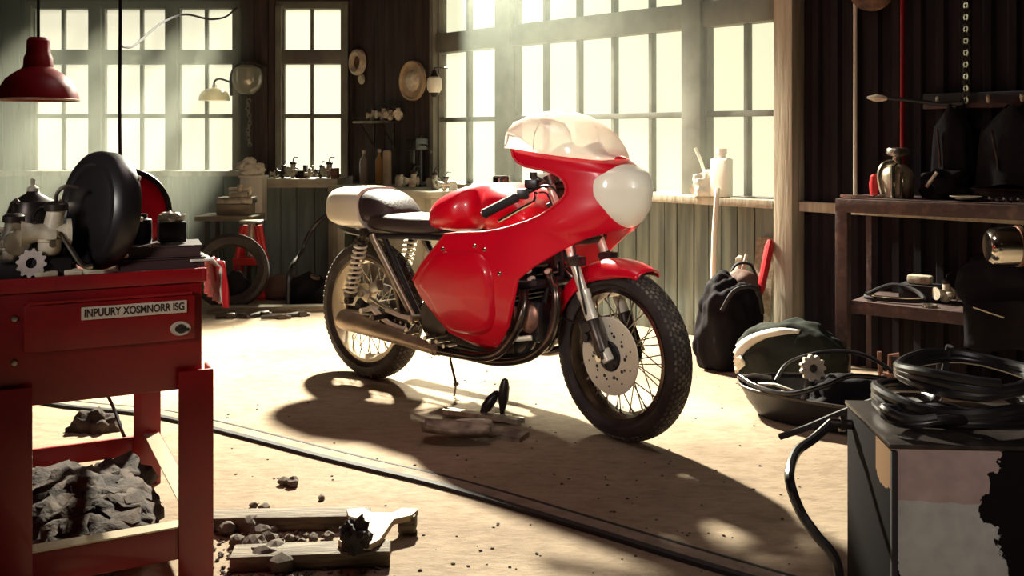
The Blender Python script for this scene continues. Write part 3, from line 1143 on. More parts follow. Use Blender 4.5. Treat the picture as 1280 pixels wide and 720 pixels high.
# ---- engine
mb = MB()
mb.box(B(0.70, 0, 0.36), (0.46, 0.26, 0.20), bev=0.035)
mb.box(B(0.78, 0, 0.285), (0.36, 0.20, 0.09), bev=0.03)
mb.cyl(B(0.56, -0.15, 0.37), B(0.56, 0.15, 0.37), 0.085, n=28)
mb.cyl(B(0.80, -0.155, 0.37), B(0.80, 0.155, 0.37), 0.095, n=28)
eng = mb.build('engine', M['darkmetal'], bike, sharp=40)
mb = MB()
ax = Vector((0.45, 0, 0.89)).normalized()
c0 = B(0.86, 0, 0.44)
rotm = Matrix.Rotation(math.atan2(ax.x, ax.z), 4, 'Y')
mb.box(c0 + ax * 0.10, (0.13, 0.22, 0.22), rot=rotm, bev=0.012)
for k in range(9):
    mb.box(c0 + ax * (0.02 + 0.022 * k), (0.185, 0.28, 0.006), rot=rotm)
mb.box(c0 + ax * 0.245, (0.16, 0.26, 0.06), rot=rotm, bev=0.018)
mb.build('cylinder_block', M['black'], eng, sharp=40)
for (a, b, z, r) in ((0.975, 0.130, 0.400, 0.042), (1.045, 0.105, 0.415, 0.042)):
    mb = MB()
    mb.lathe([(0, 0.026), (r * 0.55, 0.024), (r * 0.9, 0.012), (r, -0.004), (r, -0.05), (0, -0.05)], c=B(a, b, z), axis=(0.45, -0.85, 0), n=24)
    for v_ in mb.bm.verts:
        v_.co.z = z + (v_.co.z - z) * 1.45
    mb.build('side_cover', M['copper'], eng)
for q in range(3):
    mb = MB()
    if q == 0:
        mb.tube([B(0.93, 0.17, 0.335), B(1.02, 0.15, 0.338), B(1.07, 0.12, 0.345)], [0.013, 0.011, 0.010], 8)
        mb.cyl(B(0.94, 0.14, 0.335), B(0.94, 0.19, 0.335), 0.019, n=12)
    elif q == 1:
        mb.tube([B(1.01, 0.145, 0.345), B(1.005, 0.14, 0.46)], 0.006, 6)
    else:
        mb.tube([B(0.935, 0.175, 0.36), B(0.945, 0.175, 0.42), B(0.95, 0.16, 0.47)], 0.010, 8)
    mb.build(('drain_pipe', 'oil_line', 'breather_pipe')[q], M['disc'], eng)
for (a, b, z) in ((0.98, 0.17, 0.585), (1.06, 0.14, 0.60), (1.07, 0.13, 0.57), (1.06, 0.13, 0.545), (0.95, 0.18, 0.50), (1.12, 0.09, 0.60)):
    mb = MB()
    mb.lathe([(0, 0.012), (0.008, 0.010), (0.010, 0), (0.010, -0.03), (0, -0.03)], c=B(a, b, z), axis=(0.3, -0.9, 0), n=8)
    mb.build('engine_bolt', M['disc'], eng)
mb = MB()
mb.cyl(B(0.93, 0.175, 0.545), B(1.10, 0.12, 0.555), 0.017, n=12)
mb.cyl(B(1.085, -0.10, 0.55), B(1.085, 0.13, 0.55), 0.020, n=12)
mb.box(B(1.06, 0, 0.40), (0.05, 0.19, 0.16), bev=0.015)
mb.box(B(1.02, 0, 0.66), (0.16, 0.22, 0.08), bev=0.02)
mb.build('oil_cooler', M['black'], eng)

# ---- exhausts
def exhaust(sgn):
    mb = MB()
    near = spline([B(0.60, 0.205 * sgn, 0.250), B(0.78, 0.200 * sgn, 0.250), B(0.88, 0.200 * sgn, 0.256), B(0.966, 0.185 * sgn, 0.290), B(1.025, 0.165 * sgn, 0.375), B(1.045, 0.14 * sgn, 0.47), B(1.00, 0.10 * sgn, 0.57)], 6)
    mb.tube(near, 0.0195, 14)
    inner = spline([B(0.74, 0.175 * sgn, 0.245), B(0.88, 0.13 * sgn, 0.228), B(1.03, 0.105 * sgn, 0.260), B(1.125, 0.095 * sgn, 0.335), B(1.155, 0.085 * sgn, 0.43), B(1.15, 0.075 * sgn, 0.53), B(1.08, 0.05 * sgn, 0.60)], 6)
    mb.tube(inner, 0.0185, 14)
    o = mb.build('exhaust_pipe', M['pipe'], bike)
    mb = MB()
    ax0, ax1 = B(0.63, 0.205 * sgn, 0.249), B(0.03, 0.205 * sgn, 0.302)
    d = (ax1 - ax0)
    L = d.length
    mb.lathe([(0.0, -0.02), (0.020, -0.02), (0.0215, 0.0), (0.026, L * 0.22), (0.034, L * 0.55), (0.043, L * 0.90), (0.045, L * 0.955), (0.043, L), (0.036, L), (0.034, L * 0.93), (0, L * 0.92)], c=ax0, axis=d, n=28)
    mb.lathe([(0.0216, 0.0), (0.025, 0.002), (0.025, 0.018), (0.0225, 0.02)], c=ax0, axis=d, n=20)
    mb.build('silencer', M['silencer'], o)


exhaust(1)
exhaust(-1)

# ---- handlebars
for s in (1, -1):
    mb = MB()
    gi, go = B(1.150, 0.105 * s, 0.950), B(1.000, 0.325 * s, 0.822)
    d = go - gi
    mb.cyl(gi, go, 0.0115, n=12)
    mb.lathe([(0.014, -0.018), (0.030, -0.018), (0.030, 0.018), (0.014, 0.018)], c=B(1.150, 0.098 * s, 0.948), axis=(0.38, 0, -0.92), n=18, closed_prof=True)
    hb = mb.build('handlebar', M['darkmetal'], bike)
    mb = MB()
    mb.lathe([(0, -0.004), (0.0165, -0.004), (0.019, 0.004), (0.019, 0.008)] + [(0.0185 - 0.0012 * (k % 2), 0.012 + k * 0.0075) for k in range(16)] + [(0.019, 0.134), (0.017, 0.142), (0, 0.142)],
             c=gi + d * 0.50, axis=d, n=16)
    mb.build('grip', M['matte'], hb)
    mb = MB()
    q0 = gi + d * 0.40
    mb.box(q0, (0.045, 0.04, 0.04), rot=Matrix.Rotation(0.6, 4, 'Z'), bev=0.008)
    mb.box(gi + d * 0.27 + Vector((0.0, 0, 0.022)), (0.05, 0.045, 0.035), rot=Matrix.Rotation(0.4, 4, 'Z'), bev=0.008)
    mb.cyl(gi + d * 0.25 + Vector((0, 0, 0.02)), gi + d * 0.25 + Vector((0.0, 0, 0.062)), 0.014, n=12)
    mb.build('switch_gear', M['black'], hb)
    mb = MB()
    off = B(0.055, 0.0, -0.028)
    mb.tube([gi + d * 0.28 + off * 0.4, gi + d * 0.40 + off, gi + d * 0.6 + off, gi + d * 0.93 + off * 1.1], [0.008, 0.0075, 0.0065, 0.006], 8)
    mb.build('brake_lever', M['chrome'], hb)
    mb = MB()
    mb.tube(spline([gi + d * 0.25 + off * 0.5, B(1.17, 0.15 * s, 0.90), B(1.19, 0.14 * s, 0.84), B(1.13, 0.09 * s, 0.78)], 6), 0.004, 6)
    mb.tube(spline([gi + d * 0.3, B(1.20, 0.165 * s, 0.93), B(1.215, 0.12 * s, 0.87), B(1.16, 0.05 * s, 0.80)], 6), 0.0045, 6)
    mb.build('control_cable', M['hose'], hb)
# prop stand
mb = MB()
mb.tube([B(0.49, -0.02, 0.26), B(0.502, 0, 0.155), B(0.537, 0.0, 0.058)], 0.0055, 8)
mb.tube([B(0.537, 0, 0.058), B(0.525, 0.0, 0.004)], 0.0045, 8)
mb.lathe([(0, -0.009), (0.009, -0.009), (0.009, 0.009), (0, 0.009)], c=B(0.537, 0, 0.058), axis=(0, 1, 0), n=12)
mb.build('prop_stand', M['darkmetal'], bike)

# ================================================================== RED TOOL CABINET ON ITS STAND (left foreground)
CT = R(27.5)
# local: x to the right along the front, y into the depth; origin at the front right corner on the floor
cab = thing('tool_cabinet', 'red steel tool cabinet with white lettered plate standing on a red leg frame', 'tool cabinet', (-0.727, 2.45, 0), CT)
CABM = Matrix.Translation((-0.727, 2.45, 0)) @ Matrix.Rotation(CT, 4, 'Z')


def CB(x, y, z):
    return CABM @ Vector((x, y, z))


ZT = 0.785
mb = MB()
x0, x1, y0, y1 = -0.485, -0.028, 0.02, 0.56
mb.box(((x0 + x1) / 2, (y0 + y1) / 2, 0.63), (x1 - x0, y1 - y0, 0.265), bev=0.004)
mb.box(((x0 + x1) / 2, (y0 + y1) / 2, 0.768), (x1 - x0 + 0.012, y1 - y0 + 0.012, 0.012))
for a, b, c, d in (((x0 + x1) / 2, y0 - 0.004, x1 - x0 + 0.02, 0.010), ((x0 + x1) / 2, y1 + 0.004, x1 - x0 + 0.02, 0.010),
                   (x0 - 0.004, (y0 + y1) / 2, 0.010, y1 - y0 + 0.02), (x1 + 0.004, (y0 + y1) / 2, 0.010, y1 - y0 + 0.02)):
    mb.box((a, b, 0.774), (c, d, 0.034), bev=0.003)
mb.build('cabinet_body', M['red_cab'], cab)
mb = MB()
mb.box((-0.235, 0.012, 0.676), (0.375, 0.024, 0.108), bev=0.004)
mb.box((-0.235, 0.004, 0.734), (0.36, 0.02, 0.006))
dr = mb.build('drawer', M['red_cab'], cab)
mb = MB()
mb.lathe([(0.0, 0.0), (0.012, 0.0), (0.014, 0.004), (0.022, 0.005), (0.024, 0.0), (0.024, -0.004), (0.0, -0.004)], c=(-0.082, -0.003, 0.650), axis=(0, -1, 0), n=28)
for v in mb.bm.verts:
    v.co.z = 0.650 + (v.co.z - 0.650) * 0.72
mb.build('drawer_pull', M['paper'], dr)
mb = MB()
mb.lathe([(0.0, 0.007), (0.010, 0.006), (0.013, 0.0), (0.0, 0.0)], c=(-0.082, -0.004, 0.650), axis=(0, -1, 0), n=20)
mb.box((-0.074, -0.010, 0.648), (0.022, 0.006, 0.007), bev=0.002)
mb.build('lock', M['ink'], dr)
mb = MB()
mb.box((-0.185, -0.002, 0.703), (0.235, 0.006, 0.030), bev=0.002)
pl = mb.build('name_plate', M['paper'], cab)
pl['label'] = 'white plate with black lettering'
fc = bpy.data.curves.new('lettering', 'FONT')
fc.body = 'INPUURY XOSMNORR ISG'
fc.size = 0.0250
fc.extrude = 0.0004
fc.offset = 0.0007
fc.align_x = 'CENTER'
fc.align_y = 'CENTER'
fo = bpy.data.objects.new('lettering', fc)
COL.objects.link(fo)
bpy.context.view_layer.update()
dg = bpy.context.evaluated_depsgraph_get()
me = bpy.data.meshes.new_from_object(fo.evaluated_get(dg))
bpy.data.objects.remove(fo)
xs = [v.co.x for v in me.vertices]
k = 0.222 / (max(xs) - min(xs))
for v in me.vertices:
    v.co.x *= k
me.materials.clear()
me.materials.append(M['ink'])
fo = bpy.data.objects.new('lettering', me)
COL.objects.link(fo)
fo.parent = pl
fo.location = (-0.185, -0.0055, 0.703)
fo.rotation_euler = (R(90), 0, 0)
for x, z in ((-0.44, 0.70), (-0.44, 0.60)):
    mb = MB()
    mb.lathe([(0, 0.005), (0.006, 0.004), (0.008, 0), (0, 0)], c=(x, 0.018, z), axis=(0, -1, 0), n=12)
    mb.build('rivet', M['steel'], cab)
# stand: four angle legs and rails
for x, y in ((-0.045, 0.0), (-0.445, 0.0), (-0.045, 0.86), (-0.445, 0.86)):
    mb = MB()
    top = 0.545 if y < 0.5 else 0.50
    w = 0.082
    yy = y if y < 0.5 else y - 0.0
    mb.box((x, yy + 0.004, top / 2), (w, 0.008, top), bev=0.002)
    sx = 1 if x > -0.3 else -1
    mb.box((x + sx * (w / 2 - 0.004), yy + 0.042, top / 2), (0.008, 0.075, top), bev=0.002)
    mb.build('leg', M['red_cab'], cab)
mb = MB()
mb.box((-0.245, 0.012, 0.128), (0.33, 0.012, 0.075), bev=0.002)
mb.box((-0.245, 0.875, 0.128), (0.33, 0.012, 0.06), bev=0.002)
for x in (-0.012, -0.478):
    mb.box((x, 0.45, 0.128), (0.012, 0.80, 0.07), bev=0.002)
    mb.box((x, 0.45, 0.485), (0.012, 0.80, 0.05), bev=0.002)
mb.box((-0.245, 0.875, 0.485), (0.33, 0.012, 0.05), bev=0.002)
mb.build('stand_rail', M['red_cab'], cab)
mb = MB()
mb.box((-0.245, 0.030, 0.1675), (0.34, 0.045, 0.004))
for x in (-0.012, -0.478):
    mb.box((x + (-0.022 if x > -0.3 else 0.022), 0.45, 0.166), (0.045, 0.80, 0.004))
o = mb.build('lit_rail_top', M['tanmetal'], cab)  # pale colour paints in the light falling on the worn rail tops
o['label'] = 'pale worn rail tops with the light on them painted in'

# red rag and pale cloth over the right edge of the cabinet
mb = MB()


def rag(u, v):
    x = -0.055 + 0.075 * min(1, u * 2.2)
    z = 0.806 - (max(0, u - 0.32) * 0.17)
    y = 0.05 + 0.22 * v
    wv = 0.006 * math.sin(v * 19 + u * 4) * (0.4 + u)
    return (x + abs(wv) + 0.004, y, z + 0.003 * math.sin(v * 23))


mb.grid(rag, 22, 22)
o = mb.build('shop_cloth', M['cloth_pale'], None, solid=0.004)
o.matrix_world = CABM
tag(o, 'pale cloth draped over the right edge of the red tool cabinet', 'cloth')
mb = MB()


def rag2(u, v):
    x = 0.020 + 0.012 * u
    z = 0.800 - u * 0.115
    y = 0.03 + 0.14 * v
    return (x + 0.006 * math.sin(v * 14 + u * 3) + 0.006, y, z)


mb.grid(rag2, 14, 16)
o = mb.build('red_rag', M['red_flat'], None, solid=0.004)
o.matrix_world = CABM
tag(o, 'small red rag hanging down beside the pale cloth on the tool cabinet edge', 'rag')


# ------------------------------------------------------------------ small parts workshop
def put(mb_or_list, name, label, cat, loc, rotz=0.0, group=None, scale=1.0):
    """thing made of parts: list of (part name, MB, material)"""
    t = thing(name, label, cat, loc, rotz, group)
    t.scale = (scale,) * 3
    for pn, m, mt in mb_or_list:
        m.build(pn, mt, t, sharp=40)
    return t


def gear_mb(r, th, nt=14, hole=0.35, c=(0, 0, 0), axis=(0, 0, 1)):
    m = MB()
    q = Vector((0, 0, 1)).rotation_difference(Vector(axis).normalized()).to_matrix().to_4x4()
    T = Matrix.Translation(c) @ q
    out = []
    for k in range(nt * 4):
        t = 2 * PI * k / (nt * 4)
        rr = r if k % 4 in (0, 1) else r * 0.84
        out.append((rr * math.cos(t), rr * math.sin(t)))
    inn = [(r * hole * math.cos(2 * PI * k / (nt * 4)), r * hole * math.sin(2 * PI * k / (nt * 4))) for k in range(nt * 4)]
    n = len(out)
    rr = []
    for z in (0, th):
        rr.append(([m.vv(T @ Vector((x, y, z))) for x, y in out], [m.vv(T @ Vector((x, y, z))) for x, y in inn]))
    for k in range(n):
        j = (k + 1) % n
        m.face([rr[0][0][k], rr[0][0][j], rr[1][0][j], rr[1][0][k]])
        m.face([rr[0][1][k], rr[1][1][k], rr[1][1][j], rr[0][1][j]])
        m.face([rr[1][0][k], rr[1][0][j], rr[1][1][j], rr[1][1][k]])
        m.face([rr[0][0][k], rr[0][1][k], rr[0][1][j], rr[0][0][j]])
    return m


def carburettor(label, loc, rotz, scale, body=None, group=None):
    b = body or M['alu']
    m1 = MB()
    m1.tube([(-0.062, 0, 0.052), (-0.050, 0, 0.052), (-0.034, 0, 0.052), (0.0, 0, 0.052), (0.030, 0, 0.052), (0.031, 0, 0.052), (0.040, 0, 0.052)], [0.033, 0.026, 0.020, 0.022, 0.020, 0.030, 0.030], 20)
    m1.lathe([(0, 0), (0.010, 0.0), (0.021, 0.007), (0.024, 0.016), (0.024, 0.032), (0.028, 0.034), (0.028, 0.040), (0, 0.042)], c=(-0.004, 0, 0), n=20)
    m1.tube([(0.0, 0, 0.050), (0.008, 0.003, 0.092), (0.010, 0.004, 0.103)], [0.021, 0.019, 0.020], 16)
    m1.box((-0.004, -0.028, 0.050), (0.026, 0.022, 0.022), bev=0.006)
    m2 = MB()
    m2.lathe([(0.0, 0.022), (0.018, 0.020), (0.025, 0.014), (0.025, 0.0), (0, 0)], c=(0.010, 0.004, 0.101), n=18)
    m2.tube(spline([(0.010, 0.004, 0.118), (0.012, 0.004, 0.140), (0.03, 0.0, 0.155), (0.055, -0.005, 0.150)], 4), 0.0045, 7)
    m3 = MB()
    m3.tube(spline([(0.0, 0.024, 0.06), (0.0, 0.05, 0.06), (0.012, 0.06, 0.045), (0.02, 0.058, 0.015)], 4), 0.005, 6)
    m3.cyl((0.0, 0.02, 0.03), (0.0, -0.04, 0.03), 0.008, n=6)
    return put([('carburettor_body', m1, b), ('cap', m2, M['darkmetal']), ('fuel_pipe', m3, M['steel'])], 'carburettor', label, 'carburettor', loc, rotz, group, scale)


def jar(label, loc, r, h, body, cap, name='jar', cat='jar', group=None, neck=0.7):
    m1 = MB()
    m1.lathe([(0, 0), (r * 0.95, 0), (r, 0.006), (r, h * 0.72), (r * 0.96, h * 0.80), (r * neck, h * 0.87), (r * neck, h * 0.90), (0, h * 0.90)], n=24)
    m2 = MB()
    m2.lathe([(0, h), (r * neck * 1.05, h), (r * neck * 1.12, h * 0.985), (r * neck * 1.12, h * 0.885), (0, h * 0.885)], n=24)
    return put([('jar_body', m1, body), ('lid', m2, cap)], name, label, cat, loc, 0, group)


def tool_bar(name, label, cat, p0, p1, w, th, heads, mt, extra=None):
    """flat forged tool lying between p0 and p1 (world), open jaw heads at both ends"""
    p0, p1 = Vector(p0), Vector(p1)
    d = p1 - p0
    L = d.length
    rot = d.to_track_quat('X', 'Z').to_matrix().to_4x4()
    m = MB(rot)
    hw = w / 2
    poly = [(0, -hw * 0.8), (L, -hw * 0.8)]
    a = heads * w
    left = [(-0.2 * a, -0.75 * a), (-1.0 * a, -0.7 * a), (-1.35 * a, -0.25 * a), (-0.65 * a, -0.28 * a), (-0.45 * a, 0), (-0.65 * a, 0.30 * a), (-1.3 * a, 0.30 * a), (-0.95 * a, 0.75 * a), (-0.2 * a, 0.75 * a)]
    right = [(L - x, -y) for x, y in left]
    poly = [(0.3 * a, -hw)] + [(L - 0.3 * a, -hw)] + right + [(L - 0.3 * a, hw), (0.3 * a, hw)] + list(reversed(left))[0:]
    poly = [(0.3 * a, hw)] + list(reversed(left)) + [(0.3 * a, -hw), (L - 0.3 * a, -hw)] + list(reversed(right)) + [(L - 0.3 * a, hw)]
    m.prism(poly, 0, th)
    o = m.build(name, mt, None, sharp=30)
    o.location = p0
    return tag(o, label, cat)


# ------------------------------------------------------------------ on top of the cabinet
# big dark drum on edge with a red lamp body behind it
t = thing('wheel_drum', 'large dark round drum cover standing on edge on the red tool cabinet', 'drum', CB(-0.238, 0.125, ZT), 0)
ax = Vector((-0.63, -0.77, 0.12)).normalized()
cz = Vector((0, 0, 0.146))
mb = MB()
mb.lathe([(0, 0.055), (0.085, 0.052), (0.105, 0.044), (0.112, 0.050), (0.128, 0.050), (0.140, 0.040), (0.144, 0.030), (0.144, 0.0), (0.138, -0.014), (0.120, -0.018), (0.118, -0.008), (0, -0.008)],
         c=cz, axis=ax, n=56)
mb.build('drum_shell', M['black'], t)
mb = MB()
for k in range(8):
    a = 2 * PI * k / 8
    q = Vector((0, 0, 1)).rotation_difference(ax)
    c = cz + q @ Vector((0.133 * math.cos(a), 0.133 * math.sin(a), -0.017))
    mb.lathe([(0, 0.006), (0.006, 0.004), (0.006, -0.004), (0, -0.004)], c=c, axis=-ax, n=8)
mb.build('rim_bolts', M['bone'], t)
t = thing('red_headlamp', 'red round lamp housing with dark rim behind the large dark drum', 'lamp housing', CB(-0.178, 0.30, ZT), 0)
ax2 = Vector((0.55, -0.80, 0.10)).normalized()
cz = Vector((0, 0, 0.125))
mb = MB()
mb.lathe([(0, -0.10), (0.05, -0.095), (0.09, -0.06), (0.105, -0.02), (0.108, 0.02), (0, 0.02)], c=cz, axis=ax2, n=40)
mb.build('lamp_bowl', M['red_flat'], t)
mb = MB()
mb.lathe([(0.100, 0.018), (0.116, 0.018), (0.120, 0.026), (0.116, 0.036), (0.104, 0.036)], c=cz, axis=ax2, n=40, closed_prof=True)
mb.tube([cz + Vector((0, 0, -0.10)), Vector((0, 0, 0.02))], 0.012, 8)
mb.lathe([(0, 0.012), (0.045, 0.010), (0.05, 0.0), (0, 0)], c=(0, 0, 0), n=20)
mb.build('lamp_rim', M['darkmetal'], t)
mb = MB()
mb.lathe([(0.0, 0.052), (0.05, 0.046), (0.103, 0.030), (0.103, 0.024), (0, 0.024)], c=cz, axis=ax2, n=40)
mb.build('red_lens', M['red'], t)
# two dark books
for i, (dz, lab, w) in enumerate(((0.0, 'dark bound manual lying flat on the red cabinet beneath another one', 0.205), (0.030, 'dark bound manual lying on top of another manual on the red cabinet', 0.196))):
    t = thing('manual', lab, 'book', CB(-0.110, 0.135 + 0.006 * i, ZT + dz + 0.0005), CT - R(4 + 3 * i), 'manuals on the tool cabinet')
    mb = MB()
    mb.box((0, 0, 0.0015), (w, 0.15, 0.003))
    mb.box((0, 0, 0.0265), (w, 0.15, 0.003))
    mb.box((-w / 2 + 0.002, 0, 0.014), (0.004, 0.15, 0.028), bev=0.001)
    mb.build('cover', M['bookcover'], t)
    mb = MB()
    mb.box((0.001, 0, 0.014), (w - 0.008, 0.142, 0.0215))
    mb.build('pages', M['bookcover'], t)
ZB = ZT + 0.061
t = jar('small black oil tin behind the drum on the stacked manuals', CB(-0.150, 0.155, ZB), 0.024, 0.072, M['black'], M['darkmetal'], 'oil_tin', 'tin', neck=0.5)
mb = MB()
mb.box((0, 0, 0.026), (0.066, 0.055, 0.052), bev=0.006)
m2 = MB()
m2.blob((0, 0, 0.058), (0.030, 0.025, 0.020), seed=4, amp=0.5, freq=2.2, flat=-0.006)
put([('box_body', mb, M['black']), ('crumpled_rag', m2, M['bone'])], 'parts_box', 'small square black box topped with crumpled ivory paper on the manuals', 'box', CB(-0.082, 0.135, ZB), CT)
# heap of parts at the left end
put([('lantern_dome', MB().lathe([(0, 0.105), (0.012, 0.105), (0.016, 0.095), (0.05, 0.075), (0.060, 0.045), (0.058, 0.02), (0.062, 0.012), (0.062, 0), (0, 0)], n=28), M['darkmetal']),
     ('finial', MB().lathe([(0, 0.135), (0.006, 0.130), (0.005, 0.115), (0.014, 0.108), (0.014, 0.100), (0, 0.100)], n=14), M['bone']),
     ('base_ring', MB().lathe([(0.056, 0.0), (0.074, 0.0), (0.076, 0.006), (0.056, 0.010)], n=28, closed_prof=True), M['chrome'])],
    'bell_housing', 'dark domed bell housing with knob, topmost of the cabinet left heap', 'bell housing', CB(-0.395, 0.24, ZT + 0.092), 0.3)
put([('gearbox_case', MB().box((0, 0, 0.046), (0.15, 0.12, 0.090), bev=0.012).cyl((-0.02, -0.06, 0.05), (-0.02, -0.078, 0.05), 0.030), M['black'])],
    'gearbox', 'black gearbox casing under the domed bell housing on the red cabinet', 'gearbox', CB(-0.395, 0.24, ZT), CT + 0.1)
carburettor('pale carburettor leaning against the dark drum in the cabinet heap', CB(-0.362, 0.06, ZT + 0.048), 0.5, 1.05, M['bone'])
put([('can', MB().box((0, 0, 0.023), (0.085, 0.06, 0.045), bev=0.006), M['black'])], 'battery', 'small black battery under the pale carburettor on the red cabinet', 'battery', CB(-0.362, 0.06, ZT), CT)
carburettor('tarnished carburettor at the far left of the red cabinet top', CB(-0.448, 0.07, ZT + 0.035), -0.7, 0.95, M['alu'])
put([('can', MB().box((0, 0, 0.017), (0.10, 0.07, 0.033), bev=0.006), M['matte'])], 'junction_box', 'flat black junction box under the tarnished carburettor at far left', 'box', CB(-0.448, 0.07, ZT), CT)
put([('block', MB().box((0, 0, 0.03), (0.045, 0.04, 0.06), bev=0.008).cyl((0, 0, 0.05), (0, 0, 0.075), 0.014, n=12), M['bone'])],
    'ignition_coil', 'ivory ignition coil block beside the domed bell housing', 'coil', CB(-0.318, 0.30, ZT + 0.092 - 0.092 + 0.094), 0.4)
put([('block', MB().box((0, 0, 0.046), (0.07, 0.06, 0.092), bev=0.008), M['darkmetal'])], 'pump_block', 'dark metal pump block carrying the ivory coil', 'pump', CB(-0.308, 0.305, ZT), CT)
for i, (x, y, a, lab) in enumerate(((-0.375, 0.024, 0.4, 'short ivory strip lying on the front edge of the red cabinet'), (-0.318, 0.024, -0.3, 'ivory off-cut lying nearest the drum on the cabinet front edge'))):
    mb = MB()
    mb.box((0, 0, 0.006), (0.048 - 0.01 * i, 0.016, 0.012), bev=0.003)
    o = mb.build('offcut', M['bone'], None)
    o.location = CB(x, y, ZT + 0.006)
    o.rotation_euler = (0, 0, CT + a * 0.3)
    tag(o, lab, 'off-cut')
mb = MB()
mb.tube(spline([CB(-0.345, 0.045, ZT + 0.105), CB(-0.325, 0.02, ZT + 0.07), CB(-0.300, 0.004, ZT + 0.03), CB(-0.278, 0.002, ZT + 0.026)], 5), 0.006, 7)
tag(mb.build('bent_pipe', M['steel'], None), 'thin bent metal pipe leaning on the drum down to the cabinet edge', 'pipe')

put([('coupling_body', MB().cyl((0, 0, 0.0), (0, 0, 0.055), 0.024, n=20).cyl((0, 0, 0.018), (0, 0, 0.034), 0.032, n=6).cyl((0, 0, 0.05), (0, 0, 0.07), 0.015, n=14), M['chrome'])],
    'coupling', 'chrome pipe coupling standing on the far left black junction box', 'coupling', CB(-0.465, 0.105, ZT + 0.034))
carburettor('bright chrome carburettor standing in front of the domed bell housing', CB(-0.405, 0.125, ZT + 0.001), 1.1, 1.0, M['chrome'])
put([('elbow', MB().tube(spline([(0, 0, 0.0), (0, 0, 0.035), (0.012, 0, 0.055), (0.04, 0, 0.06), (0.06, 0, 0.055)], 5), 0.017, 14).cyl((0, 0, 0), (0, 0, 0.012), 0.028, n=20), M['bone'])],
    'pipe_elbow', 'ivory pipe elbow on the gearbox beside the domed bell housing', 'elbow', CB(-0.325, 0.20, ZT + 0.001), 0.6)
t = thing('sprocket', 'dull toothed sprocket leaning on the black battery front on the cabinet', 'sprocket', CB(-0.405, 0.030, ZT))
gear_mb(0.034, 0.008, 12, 0.35, c=(0, 0.004, 0.036), axis=(0.15, -1, 0.25)).build('sprocket_wheel', M['darkmetal'], t)

# dirt heap under the cabinet
mb = MB()
for k in range(46):
    x, y = rnd.uniform(-0.34, -0.15), rnd.uniform(0.20, 0.70)
    h = 0.13 * (1 - ((x + 0.25) / 0.30) ** 2) * (0.5 + 0.5 * math.sin(PI * (y - 0.1) / 0.8))
    s = rnd.uniform(0.05, 0.11)
    mb.blob(CB(x, y, max(0.0, h - 0.02)), (s, s, s * 0.6), seed=k, amp=0.5, freq=2.5, sub=3, rot=k)
mb.blob(CB(-0.25, 0.46, 0.0), (0.15, 0.29, 0.11), seed=3, amp=0.35, freq=1.7, sub=4, flat=-0.02, rot=CT)
o = mb.build('dirt_heap', M['dirt'], None, sharp=80)
tag(o, 'dark heap of swept dirt beneath the red tool cabinet stand', 'dirt', kind='stuff')
mb = MB()
mb.blob((0, 0, 0.0), (0.085, 0.06, 0.075), seed=21, amp=0.5, freq=2.0, sub=4, flat=-0.01)
o = mb.build('dirt_clod', M['dirt'], None, sharp=80)
o.location = G(122, 537)
tag(o, 'lone clump of dirt on the floor behind the red cabinet legs', 'clod')
mb = MB()
mb.tube(spline([W(130, 486, 3.35), W(142, 510, 3.35), W(155, 545, 3.3), W(170, 570, 3.35), G(185, 590)], 5), 0.006, 6)
tag(mb.build('hanging_cable', M['hose'], None), 'thin dark cable drooping under the red cabinet to the rear leg', 'cable')

# ------------------------------------------------------------------ red enamel pendant lamp, upper left
t = thing('pendant_lamp', 'red enamel pendant lamp shade hanging at the upper left above the tool cabinet', 'lamp', W(48, 125, 3.2))
mb = MB()
mb.lathe([(0.121, 0.0), (0.120, 0.012), (0.112, 0.040), (0.096, 0.066), (0.072, 0.086), (0.052, 0.098), (0.045, 0.105), (0.043, 0.135), (0.036, 0.150), (0.034, 0.190), (0.026, 0.200), (0.0, 0.202),
          (0.0, 0.196), (0.030, 0.186), (0.040, 0.13), (0.042, 0.102), (0.070, 0.082), (0.093, 0.062), (0.109, 0.036), (0.116, 0.0)], n=56, closed_prof=False)
mb.build('lamp_shade', M['lampred'], t)
mb = MB()
mb.lathe([(0.115, -0.003), (0.123, -0.003), (0.124, 0.002), (0.121, 0.004), (0.116, 0.004)], n=56, closed_prof=True)
mb.build('shade_rim', M['bone'], t)
mb = MB()
mb.lathe([(0, -0.0), (0.018, 0.006), (0.026, 0.025), (0.020, 0.05), (0.013, 0.06), (0.013, 0.10), (0, 0.10)], n=20)
mb.build('bulb', M['bone'], t)
mb = MB()
mb.tube([(0, 0, 0.20), (0, 0, ZC - t.location.z)], 0.005, 8)
mb.build('lamp_cord', M['hose'], t)
# black vertical cord and the sagging wire
mb = MB()
p = W(151, 200, 3.05)
mb.tube([(p.x, p.y, ZC), (p.x + 0.002, p.y, 1.9), (p.x - 0.004, p.y, 1.2), (p.x, p.y, 0.9), (p.x - 0.01, p.y - 0.02, 0.81)], 0.0055, 8)
tag(mb.build('drop_cable', M['hose'], None), 'straight black cable hanging from the ceiling down to the red tool cabinet', 'cable')
mb = MB()
pts = [W(152, 58, 3.05), W(166, 58, 3.4), W(182, 45, 3.9), W(205, 27, 4.5), W(232, 18, 5.4), (W(262, 24, 6.3)), W(282, 21, 7.0), W(293, 12, 7.7), W(296, 10, 7.98)]
mb.tube(spline(pts, 6), [0.0040 + 0.004 * i / 48 for i in range(49)], 6)
tag(mb.build('sagging_wire', M['matte'], None), 'thin black wire sagging across the left windows to the rear wall', 'wire')

# ================================================================== ALONG THE REAR WALL
def P3(u, v, Y):
    return W(u, v, Y)


